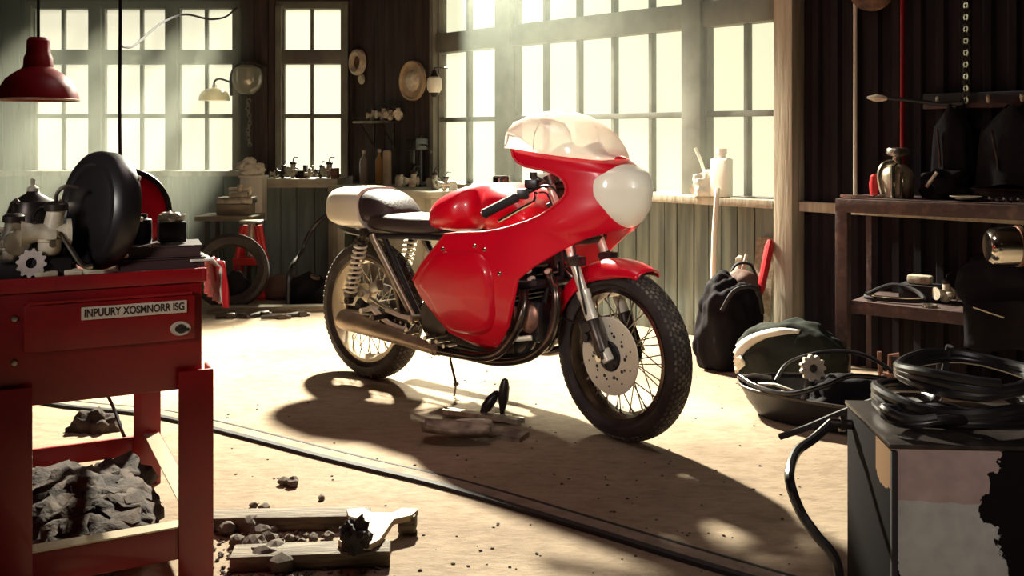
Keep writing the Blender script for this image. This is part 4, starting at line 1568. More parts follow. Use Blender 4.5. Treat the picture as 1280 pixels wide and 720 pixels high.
# enamel wall lamp on its bracket beside window_1
Yw = RY - 0.10
c = P3(309, 101, Yw - 0.06)
t = thing('wall_lamp', 'round glass globe wall lamp on a dark bracket beside the left windows', 'wall lamp', c)
mb = MB()
mb.lathe([(0, -0.11), (0.05, -0.105), (0.095, -0.065), (0.118, 0.0), (0.118, 0.05), (0.10, 0.10), (0.05, 0.125), (0, 0.128)], n=32)
mb.build('glass_globe', M['glassclear'], t)
mb = MB()
mb.tube(spline([(-0.125, 0.0, -0.12), (-0.128, 0.0, 0.02), (-0.10, 0, 0.10), (-0.04, 0, 0.140), (0.05, 0, 0.145), (0.10, 0.02, 0.13), (0.115, 0.14, 0.125)], 6), 0.013, 8)
mb.cyl((0, 0, 0.148), (0, 0, 0.11), 0.035, n=16)
mb.build('bracket', M['darkmetal'], t)
mb = MB()
mb.lathe([(0, -0.045), (0.025, -0.03), (0.03, 0.0), (0.022, 0.04), (0.015, 0.07), (0, 0.07)], n=16)
mb.build('bulb', M['bone'], t)
c = P3(268, 118, Yw - 0.08)
t = thing('hooked_lamp', 'small arched lamp shade on a hooked arm in front of the left window', 'lamp', c)
mb = MB()
mb.lathe([(0.12, -0.05), (0.118, -0.02), (0.10, 0.018), (0.06, 0.042), (0.02, 0.05), (0.018, 0.075), (0.0, 0.078), (0, 0.07), (0.013, 0.046), (0.056, 0.036), (0.094, 0.014), (0.113, -0.02), (0.116, -0.05)], n=32)
mb.build('lamp_shade', M['glassclear'], t)
mb = MB()
mb.tube(spline([(0, 0, 0.06), (0.0, 0.0, 0.10), (0.03, 0.04, 0.125), (0.10, 0.12, 0.10), (0.20, 0.15, 0.06)], 6), 0.008, 8)
mb.build('lamp_arm', M['darkmetal'], t)
# hanging chain of small fittings
mb = MB()
for k in range(13):
    p = P3(311 - 1.2 * math.sin(k * 0.9), 126 + k * 4.6, Yw + 0.03)
    mb.M = Matrix.Translation(p)
    mb.lathe([(0.010, -0.004), (0.020, -0.004), (0.020, 0.004), (0.010, 0.004)], axis=(1 if k % 2 else 0.2, 0.9, 0), n=12, closed_prof=True)
    mb.M = Matrix()
tag(mb.build('hanging_chain', M['steel'], None), 'chain of pale links hanging below the round globe wall lamp', 'chain')
# white cabinet block and ornament at the end of the ledge
t = thing('white_box', 'white painted box below the chain at the end of the rear ledge', 'box', P3(317, 276, 7.60))
mb = MB()
mb.box((0, 0, 0.165), (0.17, 0.15, 0.33), bev=0.006)
mb.box((0, 0, 0.338), (0.19, 0.17, 0.016), bev=0.004)
mb.build('box_body', M['white'], t)
mb = MB()
mb.box((0, 0, -0.30), (0.14, 0.12, 0.62), bev=0.004)
mb.build('box_foot', M['board'], t)
t = thing('cloth_bundle', 'crumpled white cloth bundle lying on the white box', 'cloth', P3(312, 218, 7.58))
mb = MB()
for k, (x, z, s) in enumerate(((0, 0.035, 0.075), (0.055, 0.02, 0.055), (-0.05, 0.06, 0.05), (0.0, 0.095, 0.05), (0.08, 0.06, 0.035), (-0.02, 0.01, 0.05))):
    mb.blob((x, 0, z), (s, s * 0.8, s * 0.75), seed=k + 30, amp=0.5, freq=2.4)
mb.build('cloth_folds', M['cloth_pale'], t, sharp=60)
# ledge under window_2 with its clutter
mb = MB(MR)
mb.box((-1.64, 0.205, 0.775), (0.60, 0.37, 0.035), bev=0.005)
mb.box((-1.64, 0.37, 0.75), (0.60, 0.03, 0.05), bev=0.004)
mb.box((-1.385, 0.20, 0.38), (0.06, 0.34, 0.76), bev=0.004)
tag(mb.build('ledge_bench', M['bench'], None), 'narrow pale ledge bench under the narrow rear window', 'bench')
LZ = 0.794
spots = [(-1.86, 0.0), (-1.79, 0.6), (-1.72, 1.2), (-1.585, 0.3), (-1.50, -0.6), (-1.43, 1.0)]
labs = ['first small fitting from the left on the ledge under the narrow window', 'second small fitting from the left on the ledge under the narrow window',
        'third small fitting from the left on the ledge under the narrow window', 'fourth small fitting from the left on the narrow window ledge',
        'fifth small fitting from the left on the narrow window ledge', 'last small fitting at the right end of the narrow window ledge']
for i, ((x, a), lab) in enumerate(zip(spots, labs)):
    carburettor(lab, (x, RY - 0.22 - 0.04 * (i % 2), LZ), a, 0.62 + 0.22 * (i % 3), [M['bone'], M['darkmetal'], M['alu']][i % 3], 'fittings on the narrow window ledge')
put([('can_body', MB().lathe([(0, 0), (0.032, 0), (0.034, 0.004), (0.034, 0.075), (0.030, 0.080), (0, 0.080)], n=20), M['copper'])], 'tin_can', 'brown tin can at the right end of the narrow window ledge', 'can', (-1.375, RY - 0.30, LZ))
put([('vice', MB().box((0, 0, 0.03), (0.10, 0.06, 0.06), bev=0.01).cyl((-0.08, 0, 0.05), (0.08, 0, 0.05), 0.014).box((0.03, 0, 0.075), (0.03, 0.06, 0.05), bev=0.005), M['darkmetal'])],
    'bench_vice', 'small dark bench vice in the middle of the narrow window ledge', 'vice', (-1.655, RY - 0.2, LZ))

# workbench along the right wall, behind the motorcycle seat
t = thing('workbench', 'pale wooden workbench behind the motorcycle seat under the dark boards', 'workbench', (A.x, A.y, 0))
MBW = Matrix(((WD.x, WN.x, 0, 0), (WD.y, WN.y, 0, 0), (0, 0, 1, 0), (0, 0, 0, 1)))
mb = MB(MBW)
mb.box((1.06, 0.285, 0.735), (1.22, 0.47, 0.045), bev=0.005)
mb.build('bench_top', M['bench'], t)
mb = MB(MBW)
mb.box((1.06, 0.485, 0.675), (1.16, 0.025, 0.08), bev=0.003)
mb.box((1.06, 0.07, 0.675), (1.16, 0.025, 0.08), bev=0.003)
mb.build('apron', M['bench'], t)
for s in (0.52, 0.83, 1.62):
    mb = MB(MBW)
    mb.box((s, 0.47, 0.355), (0.07, 0.06, 0.71), bev=0.004)
    mb.build('leg', M['bench'], t)
mb = MB(MBW)
mb.box((1.22, 0.44, 0.36), (0.68, 0.02, 0.58), bev=0.003)
mb.box((1.22, 0.452, 0.36), (0.58, 0.012, 0.46), bev=0.008)
mb.build('door_panel', M['bench'], t)
BZ = 0.758


def SW(s, n, z):
    return MW @ Vector((s, n, z))


def s_of(u):
    d = (u - 640) / FPX
    return (RY * d + 1.29) / (0.683 + 0.731 * d)


def bench_at(u, n, z=BZ):
    """point on a line n in front of the right wall seen at picture column u"""
    d = (u - 640) / FPX
    a = A + WN * n
    s = (a.y * d - a.x) / (WD.x - WD.y * d)
    p = a + WD * s
    return Vector((p.x, p.y, z))


def bottle(label, loc, r, h, mt, cap, group=None):
    m1 = MB()
    m1.lathe([(0, 0), (r * 0.96, 0), (r, 0.006), (r, h * 0.62), (r * 0.85, h * 0.72), (r * 0.42, h * 0.80), (r * 0.38, h * 0.94), (0, h * 0.94)], n=20)
    m2 = MB()
    m2.lathe([(0, h), (r * 0.44, h), (r * 0.46, h * 0.91), (0, h * 0.91)], n=16)
    return put([('bottle_body', m1, mt), ('cap', m2, cap)], 'bottle', label, 'bottle', loc, 0, group)


bottle('tall grey bottle standing on the workbench behind the white tail', bench_at(455, 0.16), 0.034, 0.255, M['glassgrey'], M['bone'])
bottle('tall amber bottle standing on the workbench left of the brown tube', bench_at(474, 0.16), 0.030, 0.265, M['glassamber'], M['bone'])
put([('tube_body', MB().lathe([(0, 0), (0.030, 0), (0.032, 0.01), (0.032, 0.24), (0.026, 0.255), (0, 0.256)], n=20), M['tan'])], 'cardboard_tube', 'tan cardboard tube standing beside the amber bottle on the workbench', 'tube', bench_at(484, 0.18))
jar('low pale jar on the workbench right of the cardboard tube', bench_at(500, 0.24), 0.035, 0.085, M['bone'], M['steel'])
carburettor('small bright carburettor on the workbench in front of the drill press', bench_at(516, 0.34), 0.4, 1.0, M['bone'], 'fittings on the workbench')
carburettor('small tarnished carburettor on the workbench beside window frame', bench_at(543, 0.30), 1.0, 0.95, M['alu'], 'fittings on the workbench')
carburettor('grey carburettor at the right end of the workbench by the window', bench_at(556, 0.36), 0.1, 0.8, M['alu'], 'fittings on the workbench')
jar('small white jar at the right end of the workbench under the window', bench_at(566, 0.26), 0.03, 0.06, M['white'], M['bone'])
# dark drill press standing on the bench
m1 = MB()
m1.box((0, 0, 0.012), (0.16, 0.14, 0.024), bev=0.006)
m1.cyl((0, 0.03, 0.02), (0, 0.03, 0.36), 0.018, n=14)
m2 = MB()
m2.box((0, -0.01, 0.305), (0.10, 0.16, 0.09), bev=0.02)
m2.cyl((0, -0.06, 0.27), (0, -0.06, 0.17), 0.016, n=12)
m3 = MB()
m3.tube([(0.05, -0.02, 0.30), (0.09, -0.02, 0.30), (0.13, -0.03, 0.25)], 0.006, 6)
m3.lathe([(0, -0.012), (0.012, -0.008), (0.012, 0.008), (0, 0.012)], c=(0.13, -0.03, 0.25), n=10)
put([('column', m1, M['black']), ('drill_head', m2, M['black']), ('feed_lever', m3, M['darkmetal'])], 'drill_press', 'black bench drill press standing on the workbench before the dark boards', 'drill press', bench_at(522, 0.15), R(-30))
# small wall shelf with bits
t = thing('wall_shelf', 'small dark shelf fixed to the dark boards above the workbench', 'shelf', bench_at(482, 0.0, P3(482, 151, 7.55).z))
t.rotation_euler = (0, 0, math.atan2(WD.y, WD.x))
mb = MB()
mb.box((0, -0.09, -0.008), (0.40, 0.16, 0.016), bev=0.003)
mb.build('shelf_board', M['steel'], t)
mb = MB()
for x in (-0.14, 0.12):
    mb.box((x, -0.012, -0.11), (0.02, 0.012, 0.20))
    mb.tube([(x, -0.14, -0.016), (x, -0.02, -0.18)], 0.006, 6)
mb.build('shelf_bracket', M['darkmetal'], t)
zs = t.location.z
for i, (u, lab) in enumerate(((466, 'leftmost little fitting on the small wall shelf'), (479, 'second little fitting from left on the small wall shelf'),
                              (488, 'third little fitting from left on the small wall shelf'), (498, 'rightmost little fitting on the small wall shelf'))):
    carburettor(lab, bench_at(u, 0.09, zs + 0.001), 0.5 * i, 0.80 + 0.12 * (i % 2), M['bone'], 'fittings on the small wall shelf')
# round things on the dark boards
def wall_round(name, label, cat, u, v, r, parts_):
    p = bench_at(u, 0.0, 0)
    z = HC - (v - HV) * p.y / FPX
    t = thing(name, label, cat, (p.x, p.y, z))
    for pn, prof, mt in parts_:
        mb = MB()
        mb.lathe([(a * r, h) for a, h in prof], c=WN * 0.012, axis=WN, n=32)
        mb.build(pn, mt, t)
    return t


wall_round('wall_ring', 'round ivory ring hanging on the dark boards beside the narrow window', 'ring', 450, 78, 0.105,
           [('ring', [(0.48, 0.0), (0.52, 0.03), (0.75, 0.045), (0.98, 0.03), (1.0, 0.0)], M['bone']), ('ring_centre', [(0, 0.012), (0.5, 0.012), (0.52, 0.0), (0, 0)], M['copper'])])
wall_round('wall_disc', 'tiny ivory disc below the round ivory ring on the boards', 'disc', 454, 99, 0.042, [('disc', [(0, 0.02), (0.7, 0.018), (1, 0.006), (1, 0), (0, 0)], M['bone'])])
wall_round('sun_hat', 'large oval tan disc hanging on the dark boards left of the big window', 'disc', 519, 101, 0.15,
           [('rim', [(0.0, 0.01), (0.86, 0.012), (0.92, 0.03), (0.98, 0.03), (1.0, 0.0), (0, 0)], M['tan']), ('centre', [(0, 0.05), (0.3, 0.045), (0.5, 0.02), (0.55, 0.01), (0, 0.01)], M['bone'])])
p = bench_at(543, 0.13, 0)
z = HC - (105 - HV) * p.y / FPX
t = thing('lantern', 'small white lantern hanging on the left edge of the big window', 'lantern', (p.x, p.y, z))
mb = MB()
mb.lathe([(0, -0.075), (0.03, -0.07), (0.05, -0.04), (0.055, 0.0), (0.048, 0.04), (0.03, 0.055), (0, 0.055)], n=20)
mb.build('globe', M['white'], t)
mb = MB()
mb.lathe([(0, 0.10), (0.014, 0.10), (0.022, 0.08), (0.034, 0.06), (0.036, 0.045), (0, 0.045)], n=16)
mb.lathe([(0, -0.095), (0.02, -0.09), (0.036, -0.07), (0.036, -0.055), (0, -0.055)], n=16)
mb.tube([(0, 0, 0.09), (0.0, 0, 0.115), Vector((0, 0, 0.12)) - WN * 0.12], 0.006, 6)
mb.build('lantern_cap', M['darkmetal'], t)

# ------------------------------------------------------------------ floor things before the rear wall
t = thing('side_table', 'small grey side table with thin legs below the left window', 'table', P3(288, 271, 7.25))
t.location.z = 0
mb = MB()
mb.box((0, 0, 0.535), (0.42, 0.34, 0.035), bev=0.005)
mb.build('table_top', M['woodgrey'], t)
for x in (-0.13, 0.17):
    for y in (-0.13, 0.13):
        mb = MB()
        mb.box((x, y, 0.259), (0.028, 0.028, 0.518))
        mb.build('leg', M['darkmetal'], t)
TX = t.location.copy()
put([('machine_base', MB().box((0, 0, 0.04), (0.24, 0.18, 0.08), bev=0.012), M['woodgrey']), ('machine_body', MB().box((0.01, 0, 0.105), (0.26, 0.16, 0.05), bev=0.015).box((0.03, 0, 0.145), (0.14, 0.12, 0.04), bev=0.01), M['alu']),
     ('machine_fittings', MB().cyl((0.03, 0, 0.16), (0.03, 0, 0.215), 0.022, n=12).tube([(-0.05, 0, 0.18), (0.12, 0, 0.185)], 0.015, 8).cyl((0.10, 0, 0.14), (0.10, 0, 0.20), 0.018, n=12), M['bone'])],
    'bench_machine', 'grey bench machine with bright fittings standing on the small side table', 'machine', TX + Vector((0.04, 0, 0.553)))
t = thing('red_jack', 'red workshop jack stand below the white box at the rear', 'jack stand', P3(314, 345, 6.93))
t.location.z = 0
mb = MB()
for sx, sy in ((-1, -1), (1, -1), (1, 1), (-1, 1)):
    mb.tube([(sx * 0.10, sy * 0.09, 0.0), (sx * 0.085, sy * 0.075, 0.24), (sx * 0.05, sy * 0.045, 0.50)], 0.018, 8)
mb.box((0, 0, 0.26), (0.21, 0.19, 0.05), bev=0.006)
mb.box((0, 0, 0.02), (0.25, 0.23, 0.03), bev=0.006)
mb.build('jack_frame', M['red_flat'], t)
mb = MB()
mb.cyl((0, 0, 0.25), (0, 0, 0.525), 0.026, n=14)
mb.box((0, 0, 0.528), (0.15, 0.09, 0.018), bev=0.005)
mb.build('jack_ram', M['alu'], t)
# old tyre leaning with dark cloth
t = thing('old_tyre', 'old grey tyre propped upright on the floor below the side table', 'tyre', G(283, 388))
mb = MB()
ax = Vector((0.16, -0.95, 0.30)).normalized()
cz = Vector((0.0, 0.10, 0.150))
Rt = 0.245
mb.lathe([(Rt - 0.075, -0.04), (Rt - 0.03, -0.058), (Rt - 0.005, -0.045), (Rt, -0.02), (Rt, 0.02), (Rt - 0.005, 0.045), (Rt - 0.03, 0.058), (Rt - 0.075, 0.04)], c=cz + Vector((0, 0, 0.09)), axis=ax, n=48, closed_prof=True)
mb.build('tyre_carcass', M['rubber'], t)
t2 = thing('dark_bundle', 'dark folded bundle stuffed into the old grey tyre', 'bundle', G(292, 386))
mb = MB()
mb.blob((0.0, 0.06, 0.11), (0.10, 0.05, 0.13), seed=5, amp=0.25, freq=1.5, sub=4, flat=-0.105)
mb.build('bundle_body', M['sack'], t2, sharp=60)
t = thing('old_helmet', 'brown open helmet lying on the floor right of the old tyre', 'helmet', G(352, 372))
mb = MB()
mb.lathe([(0.115, 0.0), (0.122, 0.03), (0.115, 0.09), (0.085, 0.138), (0.04, 0.158), (0.0, 0.162)], n=32)
mb.build('helmet_shell', M['leatherbr'], t, solid=0.006)
mb = MB()
mb.lathe([(0.112, -0.0), (0.126, 0.0), (0.126, 0.014), (0.112, 0.014)], n=32, closed_prof=True)
mb.build('helmet_rim', M['darkmetal'], t)
for i, (u, v, s, lab) in enumerate(((385, 380, (0.12, 0.11, 0.13), 'black sack slumped on the floor under the looping hose'), (416, 385, (0.11, 0.10, 0.10), 'black sack lying against the motorcycle rear wheel'))):
    t = thing('black_sack', lab, 'sack', G(u, v), 0, 'sacks behind the rear wheel')
    mb = MB()
    mb.blob((0, 0, 0.07), s, seed=40 + i, amp=0.3, freq=1.8, sub=4, flat=-0.065)
    mb.build('sack_body', M['sack'], t, sharp=60)
    mb = MB()
    mb.lathe([(0.02, -0.01), (0.035, -0.01), (0.035, 0.01), (0.02, 0.01)], c=(s[0] * 0.4, -0.02, 0.07 + s[2] * 0.85), axis=(0.3, 0, 1), n=14, closed_prof=True)
    mb.build('sack_tie', M['leatherbr'], t)
mb = MB()
pts = [W(432, 263, 6.9), W(418, 265, 6.8), W(402, 274, 6.75), W(387, 292, 6.75), W(376, 316, 6.7), W(362, 340, 6.5), G(360, 388)]
mb.tube(spline(pts, 6), 0.016, 8)
tag(mb.build('air_hose', M['hose'], None), 'black rubber hose looping up from the floor to the workbench', 'hose')
mb = MB()
p0, p1 = G(258, 393), G(404, 391)
for i, (zo, yo) in enumerate(((0.02, 0.0),)):
    d = p1 - p0
    mb.box((p0 + p1) / 2 + Vector((0, 0.06, 0.021)), (d.length, 0.09, 0.04), rot=math.atan2(d.y, d.x), bev=0.006)
tag(mb.build('floor_plank', M['woodgrey'], None), 'long pale plank lying on the floor before the old tyre', 'plank')
for i, (u, v, a, L, lab) in enumerate(((283, 398, 0.3, 0.13, 'dark iron offcut on the floor nearest the cabinet edge'), (300, 397, -0.5, 0.16, 'dark iron offcut in front of the long pale plank'), (325, 396, 0.8, 0.15, 'dark iron offcut lying crosswise before the helmet'),
                                    (345, 399, 0.2, 0.18, 'longest dark iron offcut in front of the sacks'), (372, 396, 0.5, 0.15, 'dark iron offcut nearest the rear wheel'))):
    mb = MB()
    mb.tube([(-L / 2, 0, 0.014), (L * 0.1, 0.012, 0.016), (L / 2, -0.01, 0.012)], [0.012, 0.016, 0.010], 6)
    mb.box((L * 0.2, 0, 0.016), (0.05, 0.045, 0.03), bev=0.006)
    o = mb.build('iron_offcut', M['darkmetal'], None)
    o.location = G(u, v)
    o.rotation_euler = (0, 0, a)
    tag(o, lab, 'scrap', 'iron offcuts on the rear floor')

# ------------------------------------------------------------------ sill and wall of the big window
t = thing('white_bottle', 'tall white plastic bottle standing on the big window sill', 'bottle', bench_at(902, 0.075, 0.79))
t.rotation_euler = (0, 0, -0.75)
mb = MB()
mb.box((0, 0, 0.105), (0.105, 0.075, 0.21), bev=0.018)
mb.cyl((0, 0, 0.20), (0, 0, 0.235), 0.022, n=14)
mb.build('bottle_body', M['white'], t)
mb = MB()
mb.lathe([(0, 0.262), (0.028, 0.262), (0.030, 0.232), (0, 0.232)], n=16)
mb.build('bottle_cap', M['cream'], t)
t = thing('sill_cloth', 'crumpled white cloth heaped on the big window sill left of the bottle', 'cloth', bench_at(885, 0.075, 0.79))
mb = MB()
mb.blob((0.0, -0.0, 0.05), (0.085, 0.05, 0.085), seed=61, amp=0.4, freq=2.0, sub=4, flat=-0.048)
mb.build('cloth_fold', M['cloth_pale'], t, sharp=60)
mb = MB()
mb.tube([bench_at(869, 0.07, 0.0) + Vector((0, 0, 1.055)), bench_at(876, 0.06, 0.985), bench_at(882, 0.05, 0.90)], 0.009, 7)
tag(mb.build('white_stick', M['white'], None), 'thin white stick leaning out of the cloth on the window sill', 'stick')
mb = MB()
mb.tube([bench_at(897, 0.14, 0.84), bench_at(896, 0.16, 0.79), bench_at(893, 0.14, 0.60), bench_at(891, 0.125, 0.30), bench_at(890, 0.15, 0.012)], 0.014, 8)
tag(mb.build('pale_pipe', M['white'], None), 'pale pipe running down from the big window sill to the floor', 'pipe')

# ------------------------------------------------------------------ bags by the right wall
def sack(name, label, cat, u, v, size, seed, mt, rot=0.0, group=None, amp=0.28):
    t = thing(name, label, cat, G(u, v), rot, group)
    mb = MB()
    mb.blob((0, 0, size[2] * 0.55), size, seed=seed, amp=amp, freq=1.5, sub=5, flat=-size[2] * 0.53)
    mb.build('bag_body', mt, t, sharp=60)
    return t


b1 = sack('duffel_bag', 'black bulging duffel bag on the floor right of the front wheel', 'bag', 913, 459, (0.18, 0.12, 0.30), 12, M['sack'], 0.2)
mb = MB()
mb.tube(spline([(-0.10, -0.13, 0.30), (-0.05, -0.17, 0.40), (0.06, -0.16, 0.40), (0.11, -0.12, 0.28)], 6), 0.010, 6)
mb.build('bag_strap', M['matte'], b1)
b2 = sack('tarpaulin_bundle', 'dark green tarpaulin bundle with a pale stripe lying before the shelf rack', 'bundle', 990, 480, (0.25, 0.115, 0.185), 17, M['greenish'], -0.35, amp=0.2)
from mathutils.bvhtree import BVHTree
bme = b2.children[0].data
bvh = BVHTree.FromPolygons([v.co.copy() for v in bme.vertices], [tuple(p.vertices) for p in bme.polygons])
mb = MB()
eye = Matrix.Rotation(0.35, 4, 'Z') @ (Vector((0, 0, HC)) - b2.location)


def band(u, v):
    ang = R(188 - 106 * u)
    w = 0.72 + 0.20 * v * (0.55 + 0.45 * math.sin(PI * u))
    q = Vector((0.0 + 0.30 * w * math.cos(ang), -0.14 + 0.16 * u, 0.085 + 0.19 * w * math.sin(ang)))
    d_ = (q - eye).normalized()
    hit = bvh.ray_cast(eye, d_)
    if hit[0] is None:
        hit = bvh.find_nearest(q)
    return hit[0] + hit[1] * (0.006 + 0.010 * math.sin(PI * min(1, max(0, v))))


mb.grid(band, 22, 8)
o = mb.build('pale_stripe', M['cloth_pale'], b2, solid=0.004)
o['label'] = 'pale stripe of folded lining'
t = thing('leather_satchel', 'brown leather satchel standing behind the black duffel bag', 'bag', G(928, 447))
mb = MB()
mb.box((0, 0, 0.20), (0.15, 0.07, 0.40), bev=0.03)
mb.blob((-0.02, -0.03, 0.36), (0.10, 0.06, 0.09), seed=70, amp=0.2)
mb.build('satchel_body', M['leatherbr'], t, sharp=60)
mb = MB()
mb.tube(spline([(-0.07, 0, 0.40), (-0.03, 0, 0.47), (0.04, 0, 0.47), (0.07, 0, 0.40)], 6), 0.008, 6)
mb.build('satchel_handle', M['matte'], t)


def leaning(name, label, cat, u0, v0, u1, v1, Y0, Y1, r, mt, handle=None):
    p0, p1 = W(u0, v0, Y0), W(u1, v1, Y1)
    p0.z = max(p0.z, r)
    t = thing(name, label, cat, (p0.x, p0.y, 0))
    o = Vector((p0.x, p0.y, 0))
    mb = MB()
    mb.tube([p0 - o, p1 - o], r, 8)
    mb.build('shaft', mt, t)
    if handle:
        mb = MB()
        q = p0 + (p1 - p0) * handle[0]
        mb.tube([q - o, q + (p1 - q) * 0.15 - o, p1 - (p1 - q) * 0.1 - o, p1 + (p1 - p0) * 0.01 - o], [handle[1] * 0.7, handle[1], handle[1] * 1.2, handle[1] * 0.8], 10)
        mb.build('handle', handle[2], t)
    return t


leaning('bolt_cutter', 'red handled tool leaning on the wall beside the pale post', 'tool', 936, 438, 963, 302, 4.98, 5.10, 0.012, M['darkmetal'], (0.50, 0.020, M['red_flat']))
leaning('pry_bar', 'thin dark pry bar leaning behind the satchel toward the big window', 'tool', 897, 440, 926, 322, 5.04, 5.28, 0.010, M['darkmetal'], (0.82, 0.020, M['bone']))
leaning('tyre_lever', 'second dark bar leaning just right of the thin pry bar', 'tool', 902, 442, 933, 318, 4.97, 5.17, 0.009, M['steel'])
t = thing('grey_board', 'grey flat board leaning against the wall between pry bar and red handle', 'board', W(940, 440, 5.2))
t.location.z = 0
t.location.y -= 0.06
mb = MB(Matrix.Rotation(R(-43), 4, 'Z') @ Matrix.Rotation(R(-9), 4, 'X'))
mb.box((0, 0.03, 0.30), (0.11, 0.016, 0.60), bev=0.003)
mb.build('board_face', M['woodgrey'], t)

# ================================================================== SHELF RACK ON THE RIGHT
RO = Vector((1.49, 4.50, 0))
RA = math.atan2(-0.61, 0.79)
rack = thing('shelf_rack', 'brown steel shelf rack with two shelves standing before the ribbed dark wall', 'shelf rack', RO, RA)
RM = Matrix.Translation(RO) @ Matrix.Rotation(RA, 4, 'Z')


def RK(x, y, z):
    return RM @ Vector((x, y, z))


RL, RD = 1.35, 0.42
for x in (0, RL):
    for y in (0, RD):
        mb = MB()
        mb.box((x, y, 0.40), (0.055, 0.055, 0.80), bev=0.004)
        mb.build('post', M['rackmetal'], rack)
for z, h in ((0.805, 0.060), (0.350, 0.055)):
    mb = MB()
    mb.box((RL / 2, RD / 2, z), (RL + 0.055 if z > 0.5 else RL - 0.056, RD + 0.055 if z > 0.5 else RD - 0.01, h), bev=0.004)
    if z > 0.5:
        mb.box((RL / 2, RD / 2, z + h / 2 + 0.002), (RL + 0.02, RD + 0.02, 0.006))
    mb.build('shelf_board', M['rackmetal'], rack)
TS, MS = 0.8405, 0.3785


def rk_at(u, y, z):
    """point on the rack at picture column u, y deep, height z"""
    d = (u - 640) / FPX
    o = RK(0, y, z)
    a = RK(1, y, z) - o
    s = (o.y * d - o.x) / (a.x - a.y * d)
    return o + a * s


# torch / blow lamp
t = thing('blow_lamp', 'brass and glass blow lamp with round cap standing on the top shelf', 'blow lamp', rk_at(1122, 0.14, TS))
mb = MB()
mb.lathe([(0, 0), (0.066, 0), (0.070, 0.008), (0.070, 0.10), (0.062, 0.125), (0.040, 0.142), (0.030, 0.15), (0, 0.15)], n=32)
mb.build('fuel_tank', M['tanmetal'], t)
mb = MB()
mb.lathe([(0, 0.225), (0.045, 0.222), (0.050, 0.214), (0.050, 0.198), (0.042, 0.19), (0.022, 0.185), (0.022, 0.145), (0, 0.145)], n=28)
mb.tube(spline([(-0.03, -0.03, 0.16), (-0.075, -0.035, 0.15), (-0.095, -0.035, 0.10), (-0.08, -0.035, 0.02)], 6), 0.012, 8)
mb.build('burner_cap', M['steel'], t)
mb = MB()
mb.tube([(-0.045, -0.062, 0.004), (-0.045, -0.062, 0.14), (-0.02, -0.04, 0.155)], 0.010, 8)
mb.tube([(-0.012, -0.075, 0.004), (-0.012, -0.075, 0.12)], 0.007, 8)
mb.build('valve_pipe', M['chrome'], t)
t = thing('red_clamp', 'small red clamp standing on the top shelf left of the blow lamp', 'clamp', rk_at(1093, 0.10, TS))
mb = MB()
mb.lathe([(0, 0), (0.016, 0.002), (0.020, 0.02), (0.023, 0.06), (0.018, 0.095), (0.008, 0.105), (0, 0.106)], n=20)
mb.build('clamp_body', M['red_flat'], t)
mb = MB()
mb.tube([(-0.02, -0.03, 0.006), (0.015, -0.025, 0.006), (0.05, -0.03, 0.007)], 0.006, 6)
mb.tube([(0.0, 0, 0.09), (0.022, 0, 0.115)], 0.005, 6)
mb.build('clamp_screw', M['chrome'], t)
t = thing('pale_strip', 'flat pale steel strip lying at the left end of the top shelf', 'strip', rk_at(1072, 0.06, TS), RA)
mb = MB()
mb.box((0, 0, 0.005), (0.15, 0.035, 0.009), bev=0.003)
mb.build('strip_bar', M['steel'], t)
t = thing('dark_rag', 'black rag heaped on the top shelf right of the blow lamp', 'rag', rk_at(1180, 0.18, TS), RA)
mb = MB()
mb.blob((0, 0, 0.045), (0.10, 0.09, 0.085), seed=81, amp=0.35, freq=1.8, sub=4, flat=-0.043)
mb.build('rag_folds', M['sack'], t, sharp=60)
mb = MB()
mb.tube([(-0.05, -0.085, 0.055), (-0.015, -0.095, 0.105), (-0.005, -0.095, 0.12)], 0.008, 6)
mb.build('rag_pin', M['bone'], t)
t = thing('white_saucer', 'chipped white saucer lying on the top shelf beside tangled chain', 'saucer', rk_at(1207, 0.07, TS))
mb = MB()
mb.lathe([(0, 0.006), (0.035, 0.006), (0.062, 0.018), (0.064, 0.021), (0.060, 0.022), (0.034, 0.011), (0, 0.011)], n=28)
mb.build('saucer_dish', M['bone'], t)
mb = MB()
cpts = [rk_at(1228 + 9 * k, 0.07 + 0.035 * math.sin(k * 1.7), TS + 0.012) for k in range(8)]
for k, (a, b) in enumerate(zip(cpts, cpts[1:])):
    c = (a + b) / 2
    mb.lathe([(0.012, -0.004), (0.020, -0.004), (0.020, 0.004), (0.012, 0.004)], c=c, axis=(0.3 * (k % 2), -0.3, 1), n=14, closed_prof=True)
tag(mb.build('tangled_chain', M['darkmetal'], None), 'loose dark chain lying on the top shelf right of the saucer', 'chain')
t = thing('flat_box', 'dark flat box at the back of the top shelf behind the chain', 'box', rk_at(1252, 0.27, TS), RA)
mb = MB()
mb.box((0, 0, 0.022), (0.24, 0.14, 0.042), bev=0.004)
mb.build('box_body', M['darkmetal'], t)
mb = MB()
mb.box((0, 0, 0.047), (0.25, 0.15, 0.008), bev=0.002)
mb.build('box_lid', M['rackmetal'], t)

